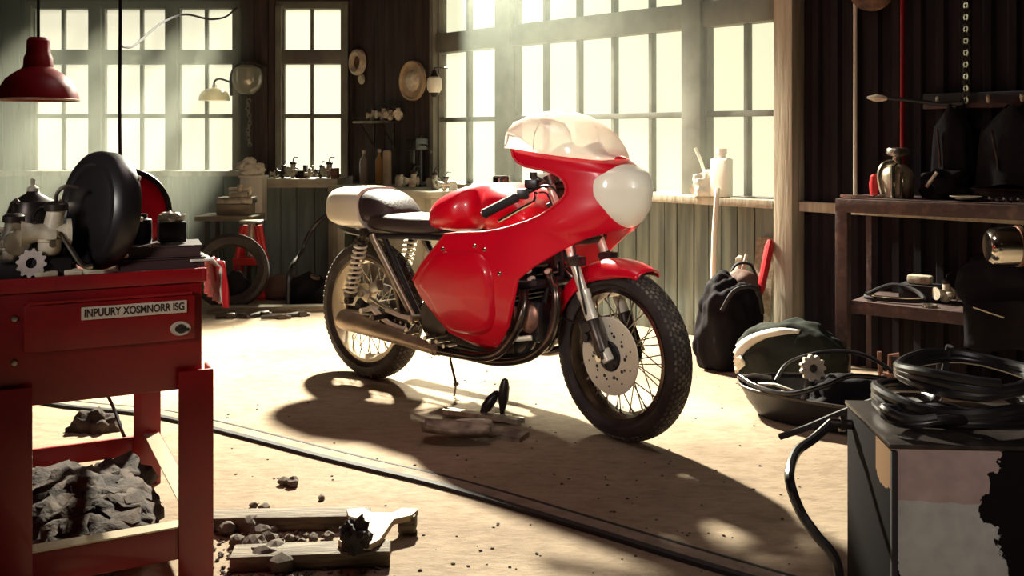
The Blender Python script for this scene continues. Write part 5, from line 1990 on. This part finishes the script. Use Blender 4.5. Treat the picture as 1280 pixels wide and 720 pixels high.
# middle shelf
t = thing('goggles', 'black goggles with pale wire rim lying on the middle shelf', 'goggles', rk_at(1125, 0.12, MS), RA + 0.2)
mb = MB()
mb.tube(spline([(-0.14, -0.02, 0.02), (-0.10, -0.05, 0.014), (0.02, -0.06, 0.013), (0.10, -0.05, 0.02), (0.06, 0.02, 0.05), (-0.04, 0.04, 0.065)], 6, closed=True), 0.010, 8, closed=True)
mb.build('goggle_frame', M['matte'], t)
mb = MB()
mb.tube(spline([(-0.145, -0.02, 0.032), (-0.10, -0.057, 0.026), (0.02, -0.069, 0.025), (0.09, -0.06, 0.03)], 6), 0.0045, 6)
mb.build('wire_rim', M['chrome'], t)
put([('cover', MB().box((0, 0, 0.02), (0.105, 0.06, 0.04), bev=0.014), M['bone']), ('boss', MB().cyl((0.02, -0.028, 0.022), (0.02, -0.034, 0.022), 0.012, n=12), M['steel'])], 'cover_casting',
    'ivory rounded cover casting on the black tin on the middle shelf', 'casting', rk_at(1150, 0.22, MS + 0.0725), RA)
put([('tin', MB().box((0, 0, 0.0355), (0.17, 0.12, 0.071), bev=0.006), M['matte']), ('tin_lid', MB().box((0, 0, 0.066), (0.176, 0.126, 0.008), bev=0.002), M['black'])], 'flat_tin', 'black flat tin on the middle shelf behind the goggles', 'tin', rk_at(1152, 0.23, MS), RA)
carburettor('ivory carburettor on the middle shelf right of the black flat tin', rk_at(1182, 0.20, MS), 0.3, 0.85, M['bone'], 'fittings on the middle shelf')
carburettor('tarnished carburettor on the middle shelf beside the black sack', rk_at(1213, 0.17, MS), -0.5, 0.9, M['alu'], 'fittings on the middle shelf')
t = thing('loose_gear', 'small bright toothed gear at the front of the middle shelf', 'gear', rk_at(1162, 0.045, MS))
gear_mb(0.032, 0.012).build('gear_wheel', M['steel'], t)
t = thing('rubbish_sack', 'large black sack drooping over the right end of the middle shelf', 'sack', rk_at(1262, 0.16, MS), RA)
mb = MB()
mb.blob((0.04, 0.02, 0.085), (0.24, 0.15, 0.17), seed=91, amp=0.3, freq=1.5, sub=4, flat=-0.083)
mb.build('sack_body', M['sack'], t, sharp=60)
mb = MB()


def droop(u, v):
    return (-0.14 + 0.42 * u, -0.178 - 0.012 * math.sin(u * 12) - 0.008 * math.sin(v * 6), 0.06 - 0.20 * v - 0.012 * math.sin(u * 9))


mb.grid(droop, 20, 10)
mb.build('sack_flap', M['sack'], t, solid=0.004)
mb = MB()
mb.tube([(-0.10, -0.19, 0.03), (-0.03, -0.195, 0.012), (0.02, -0.195, 0.0)], 0.005, 6)
mb.build('sack_cord', M['chrome'], t)
# chrome silencer hung from the top shelf by wire
t = thing('hanging_muffler', 'chrome exhaust muffler hanging on wires below the top shelf at right edge', 'muffler', W(1234, 308, 3.80))
mb = MB()
d = Vector((0.94, -0.12, 0.02)).normalized()
mb.lathe([(0, 0.004), (0.052, 0.0), (0.066, 0.012), (0.072, 0.035), (0.074, 0.10), (0.074, 0.108), (0.070, 0.112), (0.070, 0.118), (0.074, 0.124), (0.074, 0.34), (0.06, 0.40), (0.03, 0.43), (0.024, 0.47), (0, 0.47)], c=(0, 0, 0), axis=d, n=40)
mb.build('muffler_can', M['chrome'], t)
mb = MB()
mb.lathe([(0.068, 0.105), (0.0785, 0.105), (0.0785, 0.119), (0.068, 0.119)], axis=d, n=36, closed_prof=True)
mb.build('muffler_band', M['copper'], t)
mb = MB()
zt = 0.777 - t.location.z
for q in (0.11, 0.42):
    p = d * q
    mb.tube([p + Vector((0, 0, 0.03)), Vector((p.x + 0.09, p.y + 0.13, zt - 0.004))], 0.003, 6)
mb.build('hanging_wire', M['steel'], t)

# on the ribbed wall above the shelf
def wall_at(u, n, v=None, z=None):
    p = bench_at(u, n, 0)
    p.z = z if z is not None else HC - (v - HV) * p.y / FPX
    return p


mb = MB()
p = wall_at(1069, 0.06, 100)
mb.tube([(p.x, p.y, ZC - 0.0), (p.x, p.y, 1.2), (p.x, p.y, 0.80)], 0.0095, 10)
tag(mb.build('white_conduit', M['cloth_pale'], None), 'thin white conduit pipe running straight down the dark wall to the rack', 'pipe')
mb = MB()
p = wall_at(1128, 0.05, 100)
mb.tube([(p.x, p.y, 2.3), (p.x, p.y, 1.9), (p.x, p.y, 0.90)], 0.011, 10)
tag(mb.build('red_conduit', M['lampred'], None), 'thin red pipe running down the dark wall behind the blow lamp', 'pipe')
t = thing('wall_pulley', 'brown wooden pulley at the top of the dark wall near the white conduit', 'pulley', wall_at(1090, 0.07, -14))
mb = MB()
mb.lathe([(0, -0.03), (0.09, -0.03), (0.105, -0.02), (0.085, 0), (0.105, 0.02), (0.09, 0.03), (0, 0.03)], axis=WN, n=36)
mb.build('pulley_wheel', M['rust'], t)
mb = MB()
mb.cyl(Vector((0, 0, 0)) - WN * 0.07, Vector((0, 0, 0)) + WN * 0.045, 0.018, n=12)
mb.build('pulley_axle', M['darkmetal'], t)
mb = MB()
for k in range(26):
    p = wall_at(1208, 0.10, -60 + k * 7.4)
    mb.lathe([(0.008, -0.004), (0.017, -0.004), (0.017, 0.004), (0.008, 0.004)], c=p, axis=(0.9, 0.2, 0.0) if k % 2 else (0.1, 0.9, 0), n=10, closed_prof=True)
tag(mb.build('hoist_chain', M['steel'], None), 'steel hoist chain hanging down the dark ribbed wall at upper right', 'chain')
# long lever with white handle on a bracket arm
pA, pB = wall_at(1198, 0.10, 128), wall_at(1086, 0.22, 122)
t = thing('wall_lever', 'long black lever with white handle reaching left from the dark wall', 'lever', pA)
d = pB - pA
mb = MB()
mb.tube([d * -0.05, d * 0.2 + Vector((0, 0, -0.012)), d * 0.62, d * 0.86], [0.011, 0.010, 0.008, 0.007], 8)
mb.tube([Vector((0, 0, 0)), -WN * 0.10], 0.018, 10)
mb.build('lever_arm', M['black'], t)
mb = MB()
mb.tube([d * 0.78, d * 0.84, d * 0.92, d * 0.98, d * 1.02], [0.006, 0.014, 0.018, 0.010, 0.005], 12)
mb.build('lever_handle', M['bone'], t)
# coat hooks with dark work clothes
t = thing('coat_rail', 'dark wooden rail with pale hooks fixed high on the ribbed wall', 'rail', wall_at(1235, 0.03, 125))
t.rotation_euler = (0, 0, math.atan2(WD.y, WD.x))
mb = MB()
mb.box((0.03, -0.012, 0), (0.62, 0.03, 0.07), bev=0.004)
mb.build('rail_board', M['black'], t)
for x in (-0.20, 0.02, 0.16):
    mb = MB()
    mb.tube(spline([(x, -0.02, 0.02), (x, -0.06, 0.015), (x + 0.01, -0.075, -0.01), (x + 0.02, -0.10, 0.012)], 4), 0.006, 7)
    mb.build('hook', M['bone'], t)
for i, (u, w, L, lab) in enumerate(((1190, 0.09, 0.30, 'dark work coat hanging below the coat rail nearest the lever'), (1268, 0.16, 0.34, 'wider dark work coat hanging at the right under the coat rail'))):
    p = wall_at(u, 0.10, 133)
    t = thing('work_coat', lab, 'coat', p, math.atan2(WD.y, WD.x), 'coats on the rail')
    mb = MB()

    def coat(a, b, w=w, L=L, i=i):
        th = 2 * PI * a
        k = b
        hw = w * (0.25 + 0.75 * min(1, k * 3.2)) * (0.85 + 0.15 * k)
        dp = 0.03 + 0.03 * min(1, k * 2)
        f = 1 + 0.10 * math.sin(th * 7 + i) * k
        return (hw * math.cos(th) * f, -0.0 + dp * math.sin(th) * f, 0.0 - L * k + 0.01 * math.sin(th * 3))
    mb.grid(coat, 48, 16)
    mb.build('coat_body', M['sack'], t, sharp=60)
    mb = MB()
    mb.tube([(-w * 0.45, -0.062, -0.10), (-w * 0.30, -0.068, -0.20), (-w * 0.25, -0.068, -0.27)], 0.006, 6)
    mb.build('coat_seam', M['darkmetal'], t)

# small brown fitting stand under the shelf
t = thing('fitting_stand', 'small brown metal stand with two prongs on the floor under the rack', 'stand', W(1108, 472, 4.25))
t.location.z = 0
mb = MB()
mb.box((0, 0, 0.055), (0.055, 0.055, 0.11), bev=0.006)
mb.cyl((-0.025, 0, 0.10), (-0.03, 0, 0.20), 0.010, n=10)
mb.tube([(0.012, 0, 0.10), (0.014, 0, 0.185), (0.05, -0.01, 0.19)], 0.009, 8)
mb.build('stand_body', M['copper'], t)

# ================================================================== FLOOR HEAP AND CASE (right foreground)
t = thing('oil_tray', 'wide black oil tray full of parts on the floor before the rack', 'tray', (1.255, 3.93, 0), -0.5)
mb = MB()
out = [(-0.42, 0.0), (-0.33, -0.17), (-0.05, -0.26), (0.25, -0.27), (0.42, -0.18), (0.44, 0.10), (0.22, 0.25), (-0.15, 0.24), (-0.34, 0.14)]
out = [(p.x * 0.86, p.y * 0.86) for p in spline([(x, y, 0) for x, y in out], 4, closed=True)]
mb.rings([[(x * 0.80, y * 0.76, 0.004) for x, y in out], [(x * 0.92, y * 0.90, 0.06) for x, y in out], [(x, y, 0.118) for x, y in out], [(x * 1.02, y * 1.02, 0.122) for x, y in out], [(x * 1.015, y * 1.015, 0.112) for x, y in out],
          [(x * 0.97, y * 0.96, 0.108) for x, y in out], [(x * 0.89, y * 0.86, 0.055) for x, y in out], [(x * 0.78, y * 0.74, 0.012) for x, y in out]])
mb.build('tray_pan', M['black'], t)
mb = MB()
mb.tube([(x * 1.012, y * 1.012, 0.121) for x, y in out], 0.005, 6, closed=True)
mb.build('tray_rim', M['darkmetal'], t)
TM = Matrix.Translation((1.255, 3.93, 0)) @ Matrix.Rotation(-0.5, 4, 'Z') @ Matrix.Diagonal((0.86, 0.86, 1, 1))
o = thing('black_heap', 'heap of black oily rags filling the floor tray', 'rags', TM @ Vector((0.08, 0.0, 0.013)))
mb = MB()
mb.blob((0, 0, 0.055), (0.18, 0.12, 0.11), seed=101, amp=0.4, freq=2.0, sub=4, flat=-0.052)
mb.build('rag_folds', M['sack'], o, sharp=60)
t = thing('gear_cluster', 'ivory toothed gear standing upright on the black oil tray', 'gear', TM @ Vector((-0.10, 0.03, 0.062)))
gear_mb(0.052, 0.024, 11, 0.30, c=(0, -0.012, 0.132), axis=(0.1, -1, 0.15)).build('gear_wheel', M['bone'], t)
mb = MB()
mb.cyl((0, -0.04, 0.132), (0, 0.03, 0.13), 0.014, n=12)
mb.tube([(0.0, 0.0, 0.085), (-0.005, 0.0, 0.04), (-0.01, 0, 0.0)], [0.018, 0.022, 0.030], 12)
mb.build('gear_stem', M['darkmetal'], t)
t = thing('ivory_knob', 'small ivory knob below the upright gear in the oil tray', 'knob', TM @ Vector((-0.20, -0.02, 0.045)))
mb = MB()
mb.lathe([(0, 0), (0.018, 0), (0.016, 0.02), (0.024, 0.04), (0.020, 0.056), (0, 0.062)], n=18)
mb.build('knob_body', M['bone'], t)


def loop_hose(name, label, pts, r, mt=None, cat='hose', group=None):
    mb = MB()
    mb.tube(spline(pts, 7), r, 9)
    return tag(mb.build(name, mt or M['hose'], None), label, cat, group)


loop_hose('tray_cable', 'thin black cable arching over the tray behind the ivory gear', [TM @ Vector(p) for p in ((-0.24, -0.06, 0.14), (-0.20, 0.05, 0.20), (-0.05, 0.15, 0.24), (0.12, 0.18, 0.235), (0.30, 0.14, 0.16))], 0.008, cat='cable')
loop_hose('front_cable', 'black cable drooping along the front rim of the oil tray', [TM @ Vector(p) for p in ((-0.42, -0.02, 0.135), (-0.30, -0.175, 0.135), (-0.14, -0.245, 0.135), (0.0, -0.20, 0.17), (0.10, -0.10, 0.20), (0.24, -0.02, 0.19))], 0.010, cat='cable')
mb = MB()
for k, (x, y, L, a) in enumerate(((-0.36, 0.02, 0.16, 0.5), (-0.22, -0.13, 0.18, -0.3))):
    mb.M = TM @ Matrix.Translation((x, y, 0.128)) @ Matrix.Rotation(a, 4, 'Z')
    mb.tube([(-L / 2, 0, 0), (0, 0.0, 0.008), (L / 2, 0, 0.0)], [0.008, 0.011, 0.008], 8)
    mb.M = Matrix()
    t = mb.build('steel_rod', M['steel'], None)
    tag(t, ['short bright steel rod across the left tip of the oil tray', 'bright steel rod resting on the front rim of the oil tray'][k], 'rod')
    mb = MB()

# battered metal case, lower right
CX, CY, CZ = W(1113, 556, 2.0).x, 2.0, 0.498
case = thing('metal_case', 'battered black metal case with flaked pale paint in the lower right foreground', 'case', (CX, CY, 0), R(-4))
M['case'] = mat_case('flaked_case_paint', (0.007, 0.005, 0.006), (0.50, 0.38, 0.35), (0.52, 0.52, 0.49), 0.385)
mb = MB()
mb.box((0.31, 0.165, 0.245), (0.62, 0.33, 0.49), bev=0.006)
mb.build('case_body', M['case'], case)
mb = MB()
mb.box((0.31, 0.165, 0.4935), (0.628, 0.338, 0.009), bev=0.003)
mb.build('case_lid', M['darkmetal'], case)
mb = MB()
mb.cyl((-0.0, 0.285, 0.455), (-0.05, 0.285, 0.458), 0.012, n=12)
mb.cyl((-0.015, 0.285, 0.455), (-0.028, 0.285, 0.456), 0.018, n=6)
mb.build('hose_fitting', M['darkmetal'], case)
mb = MB()
mb.box((0.006, -0.004, 0.25), (0.012, 0.012, 0.47), bev=0.002)
mb.build('corner_strip', M['matte'], case)
cm = Matrix.Translation((CX, CY, 0)) @ Matrix.Rotation(R(-4), 4, 'Z')
loop_hose('case_hose', 'black hose curving from the metal case fitting down to the floor', [cm @ Vector((-0.045, 0.285, 0.458)), W(1018, 548, 2.26), W(995, 566, 2.2), W(987, 598, 2.08), W(1000, 638, 2.06), W(1020, 668, 2.04), W(1046, 705, 2.02), W(1052, 780, 2.0), (CX - 0.03, 2.1, 0.014)], 0.0105)
# hose coils
ctr = Vector((CX + 0.215, 2.205, 0.4985))


def coil(name, label, rx, ry, z0, dz, turns, r, ph, dx=0, dy=0, seed=1, tail=None, cat='hose coil'):
    rr_ = random.Random(seed)
    pts = []
    n = int(turns * 20)
    for k in range(n + 1):
        a = ph + 2 * PI * k / 20
        w = 1 + 0.04 * math.sin(k * 0.63 + seed)
        pts.append(ctr + Vector((dx + rx * w * math.cos(a), dy + ry * w * math.sin(a), z0 + dz * k / n + 0.006 * math.sin(k * 0.9 + seed))))
    if tail:
        pts += [Vector(q) for q in tail]
    mb = MB()
    mb.tube(pts, r, 9)
    return tag(mb.build(name, M['hose'], None), label, cat)


coil('hose_coil', 'thick black hose coil lying lowest on the metal case', 0.155, 0.16, 0.016, 0.034, 2.6, 0.0125, 2.6, seed=2)
coil('hose_coil', 'upper black hose coil with wide open loop on top of the pile', 0.145, 0.145, 0.078, 0.030, 2.4, 0.0115, 2.2, dx=0.035, seed=5)
coil('hose_coil', 'small front loop of black hose lying on the metal case lid', 0.085, 0.055, 0.028, 0.012, 1.3, 0.010, 2.8, dx=-0.105, dy=-0.115, seed=8)
loop_hose('air_lance', 'long black tapering air lance pointing left over the metal case', [W(975, 546, 2.62), W(1010, 534, 2.58), W(1055, 515, 2.52), W(1100, 499, 2.46), W(1140, 492, 2.42), W(1170, 498, 2.38), ctr + Vector((0.05, 0.13, 0.125))], 0.0085, M['matte'], cat='lance')
t = thing('oval_saucer', 'pale oval saucer lying inside the hose coils on the metal case', 'saucer', ctr + Vector((-0.02, -0.04, 0.0)))
mb = MB()
mb.lathe([(0, 0.012), (0.05, 0.010), (0.06, 0.004), (0.06, 0.0), (0, 0)], n=28)
mb.build('lid_disc', M['tanmetal'], t)

# ================================================================== CENTRE FLOOR AND LEFT FOREGROUND BITS
M['fragment'] = mat('fragment_metal', (0.36, 0.30, 0.22), 0.6, 0.2, col2=(0.12, 0.09, 0.07), scale=16)
# heap of broken casting pieces beneath the motorcycle
pc = G(590, 545)
mb = MB(Matrix.Rotation(-0.10, 4, 'Z'))


def shell(u, v):
    a = -0.14 + 0.25 * u
    t_ = -1 + 2 * v
    w = 0.066 * (0.25 + 0.75 * math.sin(PI * (0.12 + 0.8 * u)) ** 0.7)
    return (a, w * t_, 0.012 + 0.020 * (1 - u) ** 2 + 0.034 * abs(t_) ** 2 * (1 - 0.3 * u) + 0.012 * u)


mb.grid(shell, 18, 10)
o = mb.build('cracked_casting', M['fragment'], None, solid=0.010)
o.location = G(576, 552)
tag(o, 'curved casting fragment nearest the viewer in the floor pile', 'fragment')
mb = MB()
mb.prism([(-0.10, -0.01), (-0.03, -0.05), (0.03, -0.035), (0.09, -0.06), (0.12, -0.01), (0.05, 0.02), (-0.03, 0.045), (-0.09, 0.035)], 0.0, 0.016, Matrix.Rotation(R(8), 4, 'X') @ Matrix.Scale(1.2, 4))
o = mb.build('metal_plate', M['fragment'], None, sharp=20)
o.location = G(613, 546) + Vector((0, 0, 0.008))
tag(o, 'flat pale jagged plate at the right of the floor pile', 'plate')
tool_bar('open_spanner', 'long grey spanner lying across the back of the floor pile', 'spanner', G(566, 521) + Vector((0, 0, 0.012)), G(643, 538) + Vector((0, 0, 0.030)), 0.036, 0.018, 0.9, M['alu'])
mb = MB()
mb.tube(spline([(-0.075, 0.0, 0.012), (-0.05, -0.02, 0.014), (0.02, -0.025, 0.016), (0.07, -0.01, 0.02), (0.02, 0.012, 0.02), (-0.05, 0.02, 0.014)], 5, closed=True), 0.009, 7, closed=True)
o = mb.build('pale_ring_link', M['bone'], None)
o.location = G(590, 533)
tag(o, 'pale oval link lying between spanner and curved fragment', 'link')
t = thing('folding_pliers', 'dark folding pliers standing open on end at the back of the floor pile', 'pliers', G(629, 527))
t.scale = (1.25,) * 3
mb = MB()
mb.box((0.0, 0, 0.012), (0.055, 0.035, 0.024), bev=0.006)
mb.build('hinge_block', M['tanmetal'], t)
mb = MB(Matrix.Translation((-0.004, 0, 0.022)) @ Matrix.Rotation(R(5), 4, 'Y'))
mb.lathe([(0, 0.115), (0.010, 0.110), (0.017, 0.085), (0.017, 0.05), (0.009, 0.015), (0.007, 0.0), (0, 0)], n=16)
mb.build('blade', M['black'], t)
mb = MB(Matrix.Translation((-0.016, 0, 0.098)) @ Matrix.Rotation(R(215), 4, 'Y'))
mb.lathe([(0, 0.095), (0.008, 0.088), (0.017, 0.065), (0.017, 0.035), (0.009, 0.008), (0, 0)], n=16)
mb.build('blade', M['black'], t)

# jig of two bars and a cross bracket, lower left
def plank(name, label, u0, v0, u1, v1, w, h, mt, z=0.0, cat='bar'):
    a, b = G(u0, v0), G(u1, v1)
    d = b - a
    mb = MB()
    mb.box((0, 0, h / 2), (d.length, w, h), bev=0.006)
    o = mb.build(name, mt, None)
    o.location = (a + b) / 2 + Vector((0, 0, z + 0.001))
    o.rotation_euler = (0, 0, math.atan2(d.y, d.x))
    return tag(o, label, cat)


M['barwood'] = mat('bar_wood', (0.09, 0.068, 0.05), 0.8, col2=(0.22, 0.18, 0.125), scale=9, stretch=(1, 8, 8), bump=0.3)
plank('timber_bar', 'upper of the two timber bars on the floor right of the cabinet leg', 250, 660, 462, 656, 0.075, 0.040, M['barwood'])
plank('timber_bar', 'lower timber bar on the floor at the bottom left, rounded right end', 290, 708, 488, 700, 0.085, 0.040, M['barwood'])
t = thing('cross_bracket', 'pale forked bracket lying across the two timber bars', 'bracket', G(452, 702) + Vector((0, 0, 0.042)), 0.0)
mb = MB()
a, b = G(448, 705), G(468, 652)
mb.prism([(-0.045, 0.0), (-0.030, -0.03), (0.02, -0.03), (0.035, 0.0), (0.05, 0.14), (0.085, 0.17), (0.095, 0.215), (0.06, 0.225), (0.045, 0.19), (0.0, 0.19), (-0.02, 0.225), (-0.055, 0.215), (-0.045, 0.165), (-0.02, 0.14)], 0, 0.016, Matrix.Diagonal((1.35, 1.0, 1, 1)))
mb.build('bracket_plate', M['tan'], t)
mb = MB()
mb.box((0.10, 0.198, -0.012), (0.05, 0.06, 0.050), bev=0.008)
mb.build('end_block', M['barwood'], t)
o = MB().blob((0, 0, 0.038), (0.036, 0.034, 0.045), seed=120, amp=0.5, freq=2.6, sub=4, flat=-0.036).build('black_lump', M['matte'], t, sharp=60)
o.location = (-0.01, -0.045, 0.004)
# stones
gr = random.Random(5)
src = []
for k in range(5):
    mb = MB()
    mb.blob((0, 0, 0.55), (1, 0.85, 0.75), seed=200 + k, amp=0.35, freq=1.6, sub=2, flat=-0.5)
    o = mb.build('stone', M['stone'], None, sharp=None)
    src.append(o)
    o['category'] = 'stone'
where = [(355, 606, 0.020, 'left of the two stones lying out on the open floor'), (366, 608, 0.023, 'right of the two stones lying out on the open floor'), (402, 625, 0.012, 'lone pebble on the floor above the cross bracket'),
         (317, 635, 0.014, 'small pebble just right of the red cabinet leg'), (330, 640, 0.020, 'dark stone on the floor just above the upper timber bar'), (306, 642, 0.012, 'tiny pebble nearest the red cabinet leg'),
         (300, 655, 0.026, ''), (312, 664, 0.034, ''), (283, 668, 0.028, ''), (325, 672, 0.028, ''), (296, 682, 0.024, ''), (336, 683, 0.030, ''), (318, 690, 0.036, ''), (345, 700, 0.038, ''), (330, 708, 0.040, ''), (352, 714, 0.036, ''),
         (362, 677, 0.016, ''), (377, 680, 0.013, ''), (392, 676, 0.016, ''), (411, 675, 0.018, ''), (432, 683, 0.014, ''), (290, 650, 0.018, ''), (312, 652, 0.02, ''), (340, 668, 0.018, '')]
first = True
cnt = 0
for i, (u, v, r_, lab) in enumerate(where):
    o = src[i % 5] if i < 5 else src[i % 5].copy()
    if i >= 5:
        COL.objects.link(o)
    o.location = G(u, v)
    o.scale = (r_, r_, r_)
    o.rotation_euler = (0, 0, gr.uniform(0, 6))
    o['label'] = lab or 'one of the rough stones scattered between and around the two timber bars'
    o['group'] = 'loose stones' if lab else 'stones by the timber bars'
mb = MB()
for k in range(520):
    u, v = gr.gauss(330, 48), gr.uniform(645, 760)
    if u < 250 or gr.random() < 0.25:
        u = gr.uniform(255, 480)
    s = gr.uniform(0.003, 0.009)
    mb.blob(G(u, v) + Vector((0, 0, s * 0.5)), (s, s * 0.9, s * 0.7), seed=k, amp=0.3, sub=1)
o = mb.build('grit', M['stone'], None, sharp=None, weld=False)
tag(o, 'fine grit and crumbs scattered around the timber bars', 'grit', kind='stuff')
mb = MB()
for k in range(240):
    q = gr.random()
    u, v = gr.uniform(210, 1010), gr.uniform(400, 720)
    s = gr.uniform(0.002, 0.005)
    mb.blob(G(u, v) + Vector((0, 0, s * 0.4)), (s * 1.3, s, s * 0.6), seed=k, amp=0.3, sub=1)
o = mb.build('floor_crumbs', M['stone'], None, sharp=None, weld=False)
tag(o, 'tiny crumbs sprinkled thinly over the open concrete floor', 'crumbs', kind='stuff')

# ================================================================== LIGHT, SKY, CAMERA
w = bpy.data.worlds.new('sky')
SC.world = w
w.use_nodes = True
bg = w.node_tree.nodes['Background']
bg.inputs[0].default_value = (1.0, 0.985, 0.70, 1)
bg.inputs[1].default_value = 1.15


def light(name, kind, loc, target, energy, col, **kw):
    l = bpy.data.lights.new(name, kind)
    l.energy = energy
    l.color = col
    for k, v in kw.items():
        setattr(l, k, v)
    o = bpy.data.objects.new(name, l)
    COL.objects.link(o)
    o.location = loc
    o.rotation_euler = (Vector(target) - Vector(loc)).to_track_quat('-Z', 'Y').to_euler()
    return o


light('floor_fill_spot', 'SPOT', (-0.60, 6.55, 2.92), (-0.22, 4.35, 0.0), 4400.0, (1.0, 0.945, 0.75), spot_size=R(82), spot_blend=0.75, shadow_soft_size=0.10)  # added spot without a fitting, stands in for window sun on the floor
light('fairing_fill', 'SPOT', (-1.7, 0.2, 1.75), (0.02, 4.1, 0.66), 235.0, (1.0, 0.93, 0.85), spot_size=R(27), spot_blend=0.9, shadow_soft_size=0.25)  # invented fill from the viewer's left, brightens the fairing side
light('overhead_fill', 'AREA', (-0.3, 3.4, 2.8), (-0.3, 3.6, 0.0), 12.0, (1.0, 0.80, 0.74), size=0.8)  # soft overhead fill put in to lift the shadows, no fixture there
light('sun', 'SUN', (0, 12, 8), (0, 12 - 1, 8 - 0.56), 20.0, (1.0, 0.93, 0.72), angle=R(5))
light('case_fill', 'SPOT', (0.5, -0.6, 2.3), (1.10, 2.15, 0.36), 120.0, (1.0, 0.88, 0.82), spot_size=R(30), spot_blend=1.0, shadow_soft_size=0.2)  # unseen spot added to brighten the front of the metal case
light('plate_fill', 'SPOT', (2.0, 0.3, 1.9), (0.48, 3.60, 0.78), 270.0, (1.0, 0.95, 0.86), spot_size=R(16), spot_blend=0.9, shadow_soft_size=0.15)  # made-up spot from the right, brightens number plate and front wheel

# dusty air of the workshop
hz = MB()
hp = [(-4.3, 7.9), (-4.3, 6.3), (-2.0, 6.3), (-2.0, 7.9)]
hz.prism(hp, 0.3, 2.95)
vm = bpy.data.materials.new('dusty_air')
vm.use_nodes = True
vn = vm.node_tree
vn.nodes.clear()
vo = vn.nodes.new('ShaderNodeOutputMaterial')
vs_ = vn.nodes.new('ShaderNodeVolumeScatter')
vs_.inputs['Color'].default_value = (0.90, 1.0, 0.86, 1)
vs_.inputs['Density'].default_value = 0.24
vs_.inputs['Anisotropy'].default_value = 0.55
vn.links.new(vs_.outputs[0], vo.inputs['Volume'])
ho = hz.build('dust_haze', vm, sharp=None)
tag(ho, 'thin dusty haze hanging in the light before the left windows', 'haze', kind='stuff')
hz = MB()
hq = [bench_at(565, 0.13), bench_at(590, 1.0), bench_at(955, 1.0), bench_at(965, 0.13)]
hz.prism([(q.x, q.y) for q in hq], 0.85, 2.9)
vm2 = vm.copy()
vm2.node_tree.nodes['Volume Scatter'].inputs['Density'].default_value = 0.045
ho = hz.build('dust_haze', vm2, sharp=None)
tag(ho, 'thin dusty haze hanging in the light before the big window', 'haze', kind='stuff')

cd = bpy.data.cameras.new('camera')
cd.sensor_width = 36
cd.lens = FPX / 1280 * 36
cd.shift_y = -(360 - HV) / 1280
cd.clip_end = 60
cam = bpy.data.objects.new('camera', cd)
COL.objects.link(cam)
cam.location = (0, 0, HC)
cam.rotation_euler = (R(90), 0, 0)
SC.camera = cam
SC.view_settings.view_transform = 'Standard'
SC.view_settings.look = 'None'
SC.view_settings.exposure = 0
SC.view_settings.gamma = 1
SC.view_settings.use_curve_mapping = False
SC.cycles.use_denoising = True
SC.cycles.max_bounces = 8
SC.cycles.transparent_max_bounces = 12
SC.cycles.sample_clamp_indirect = 6
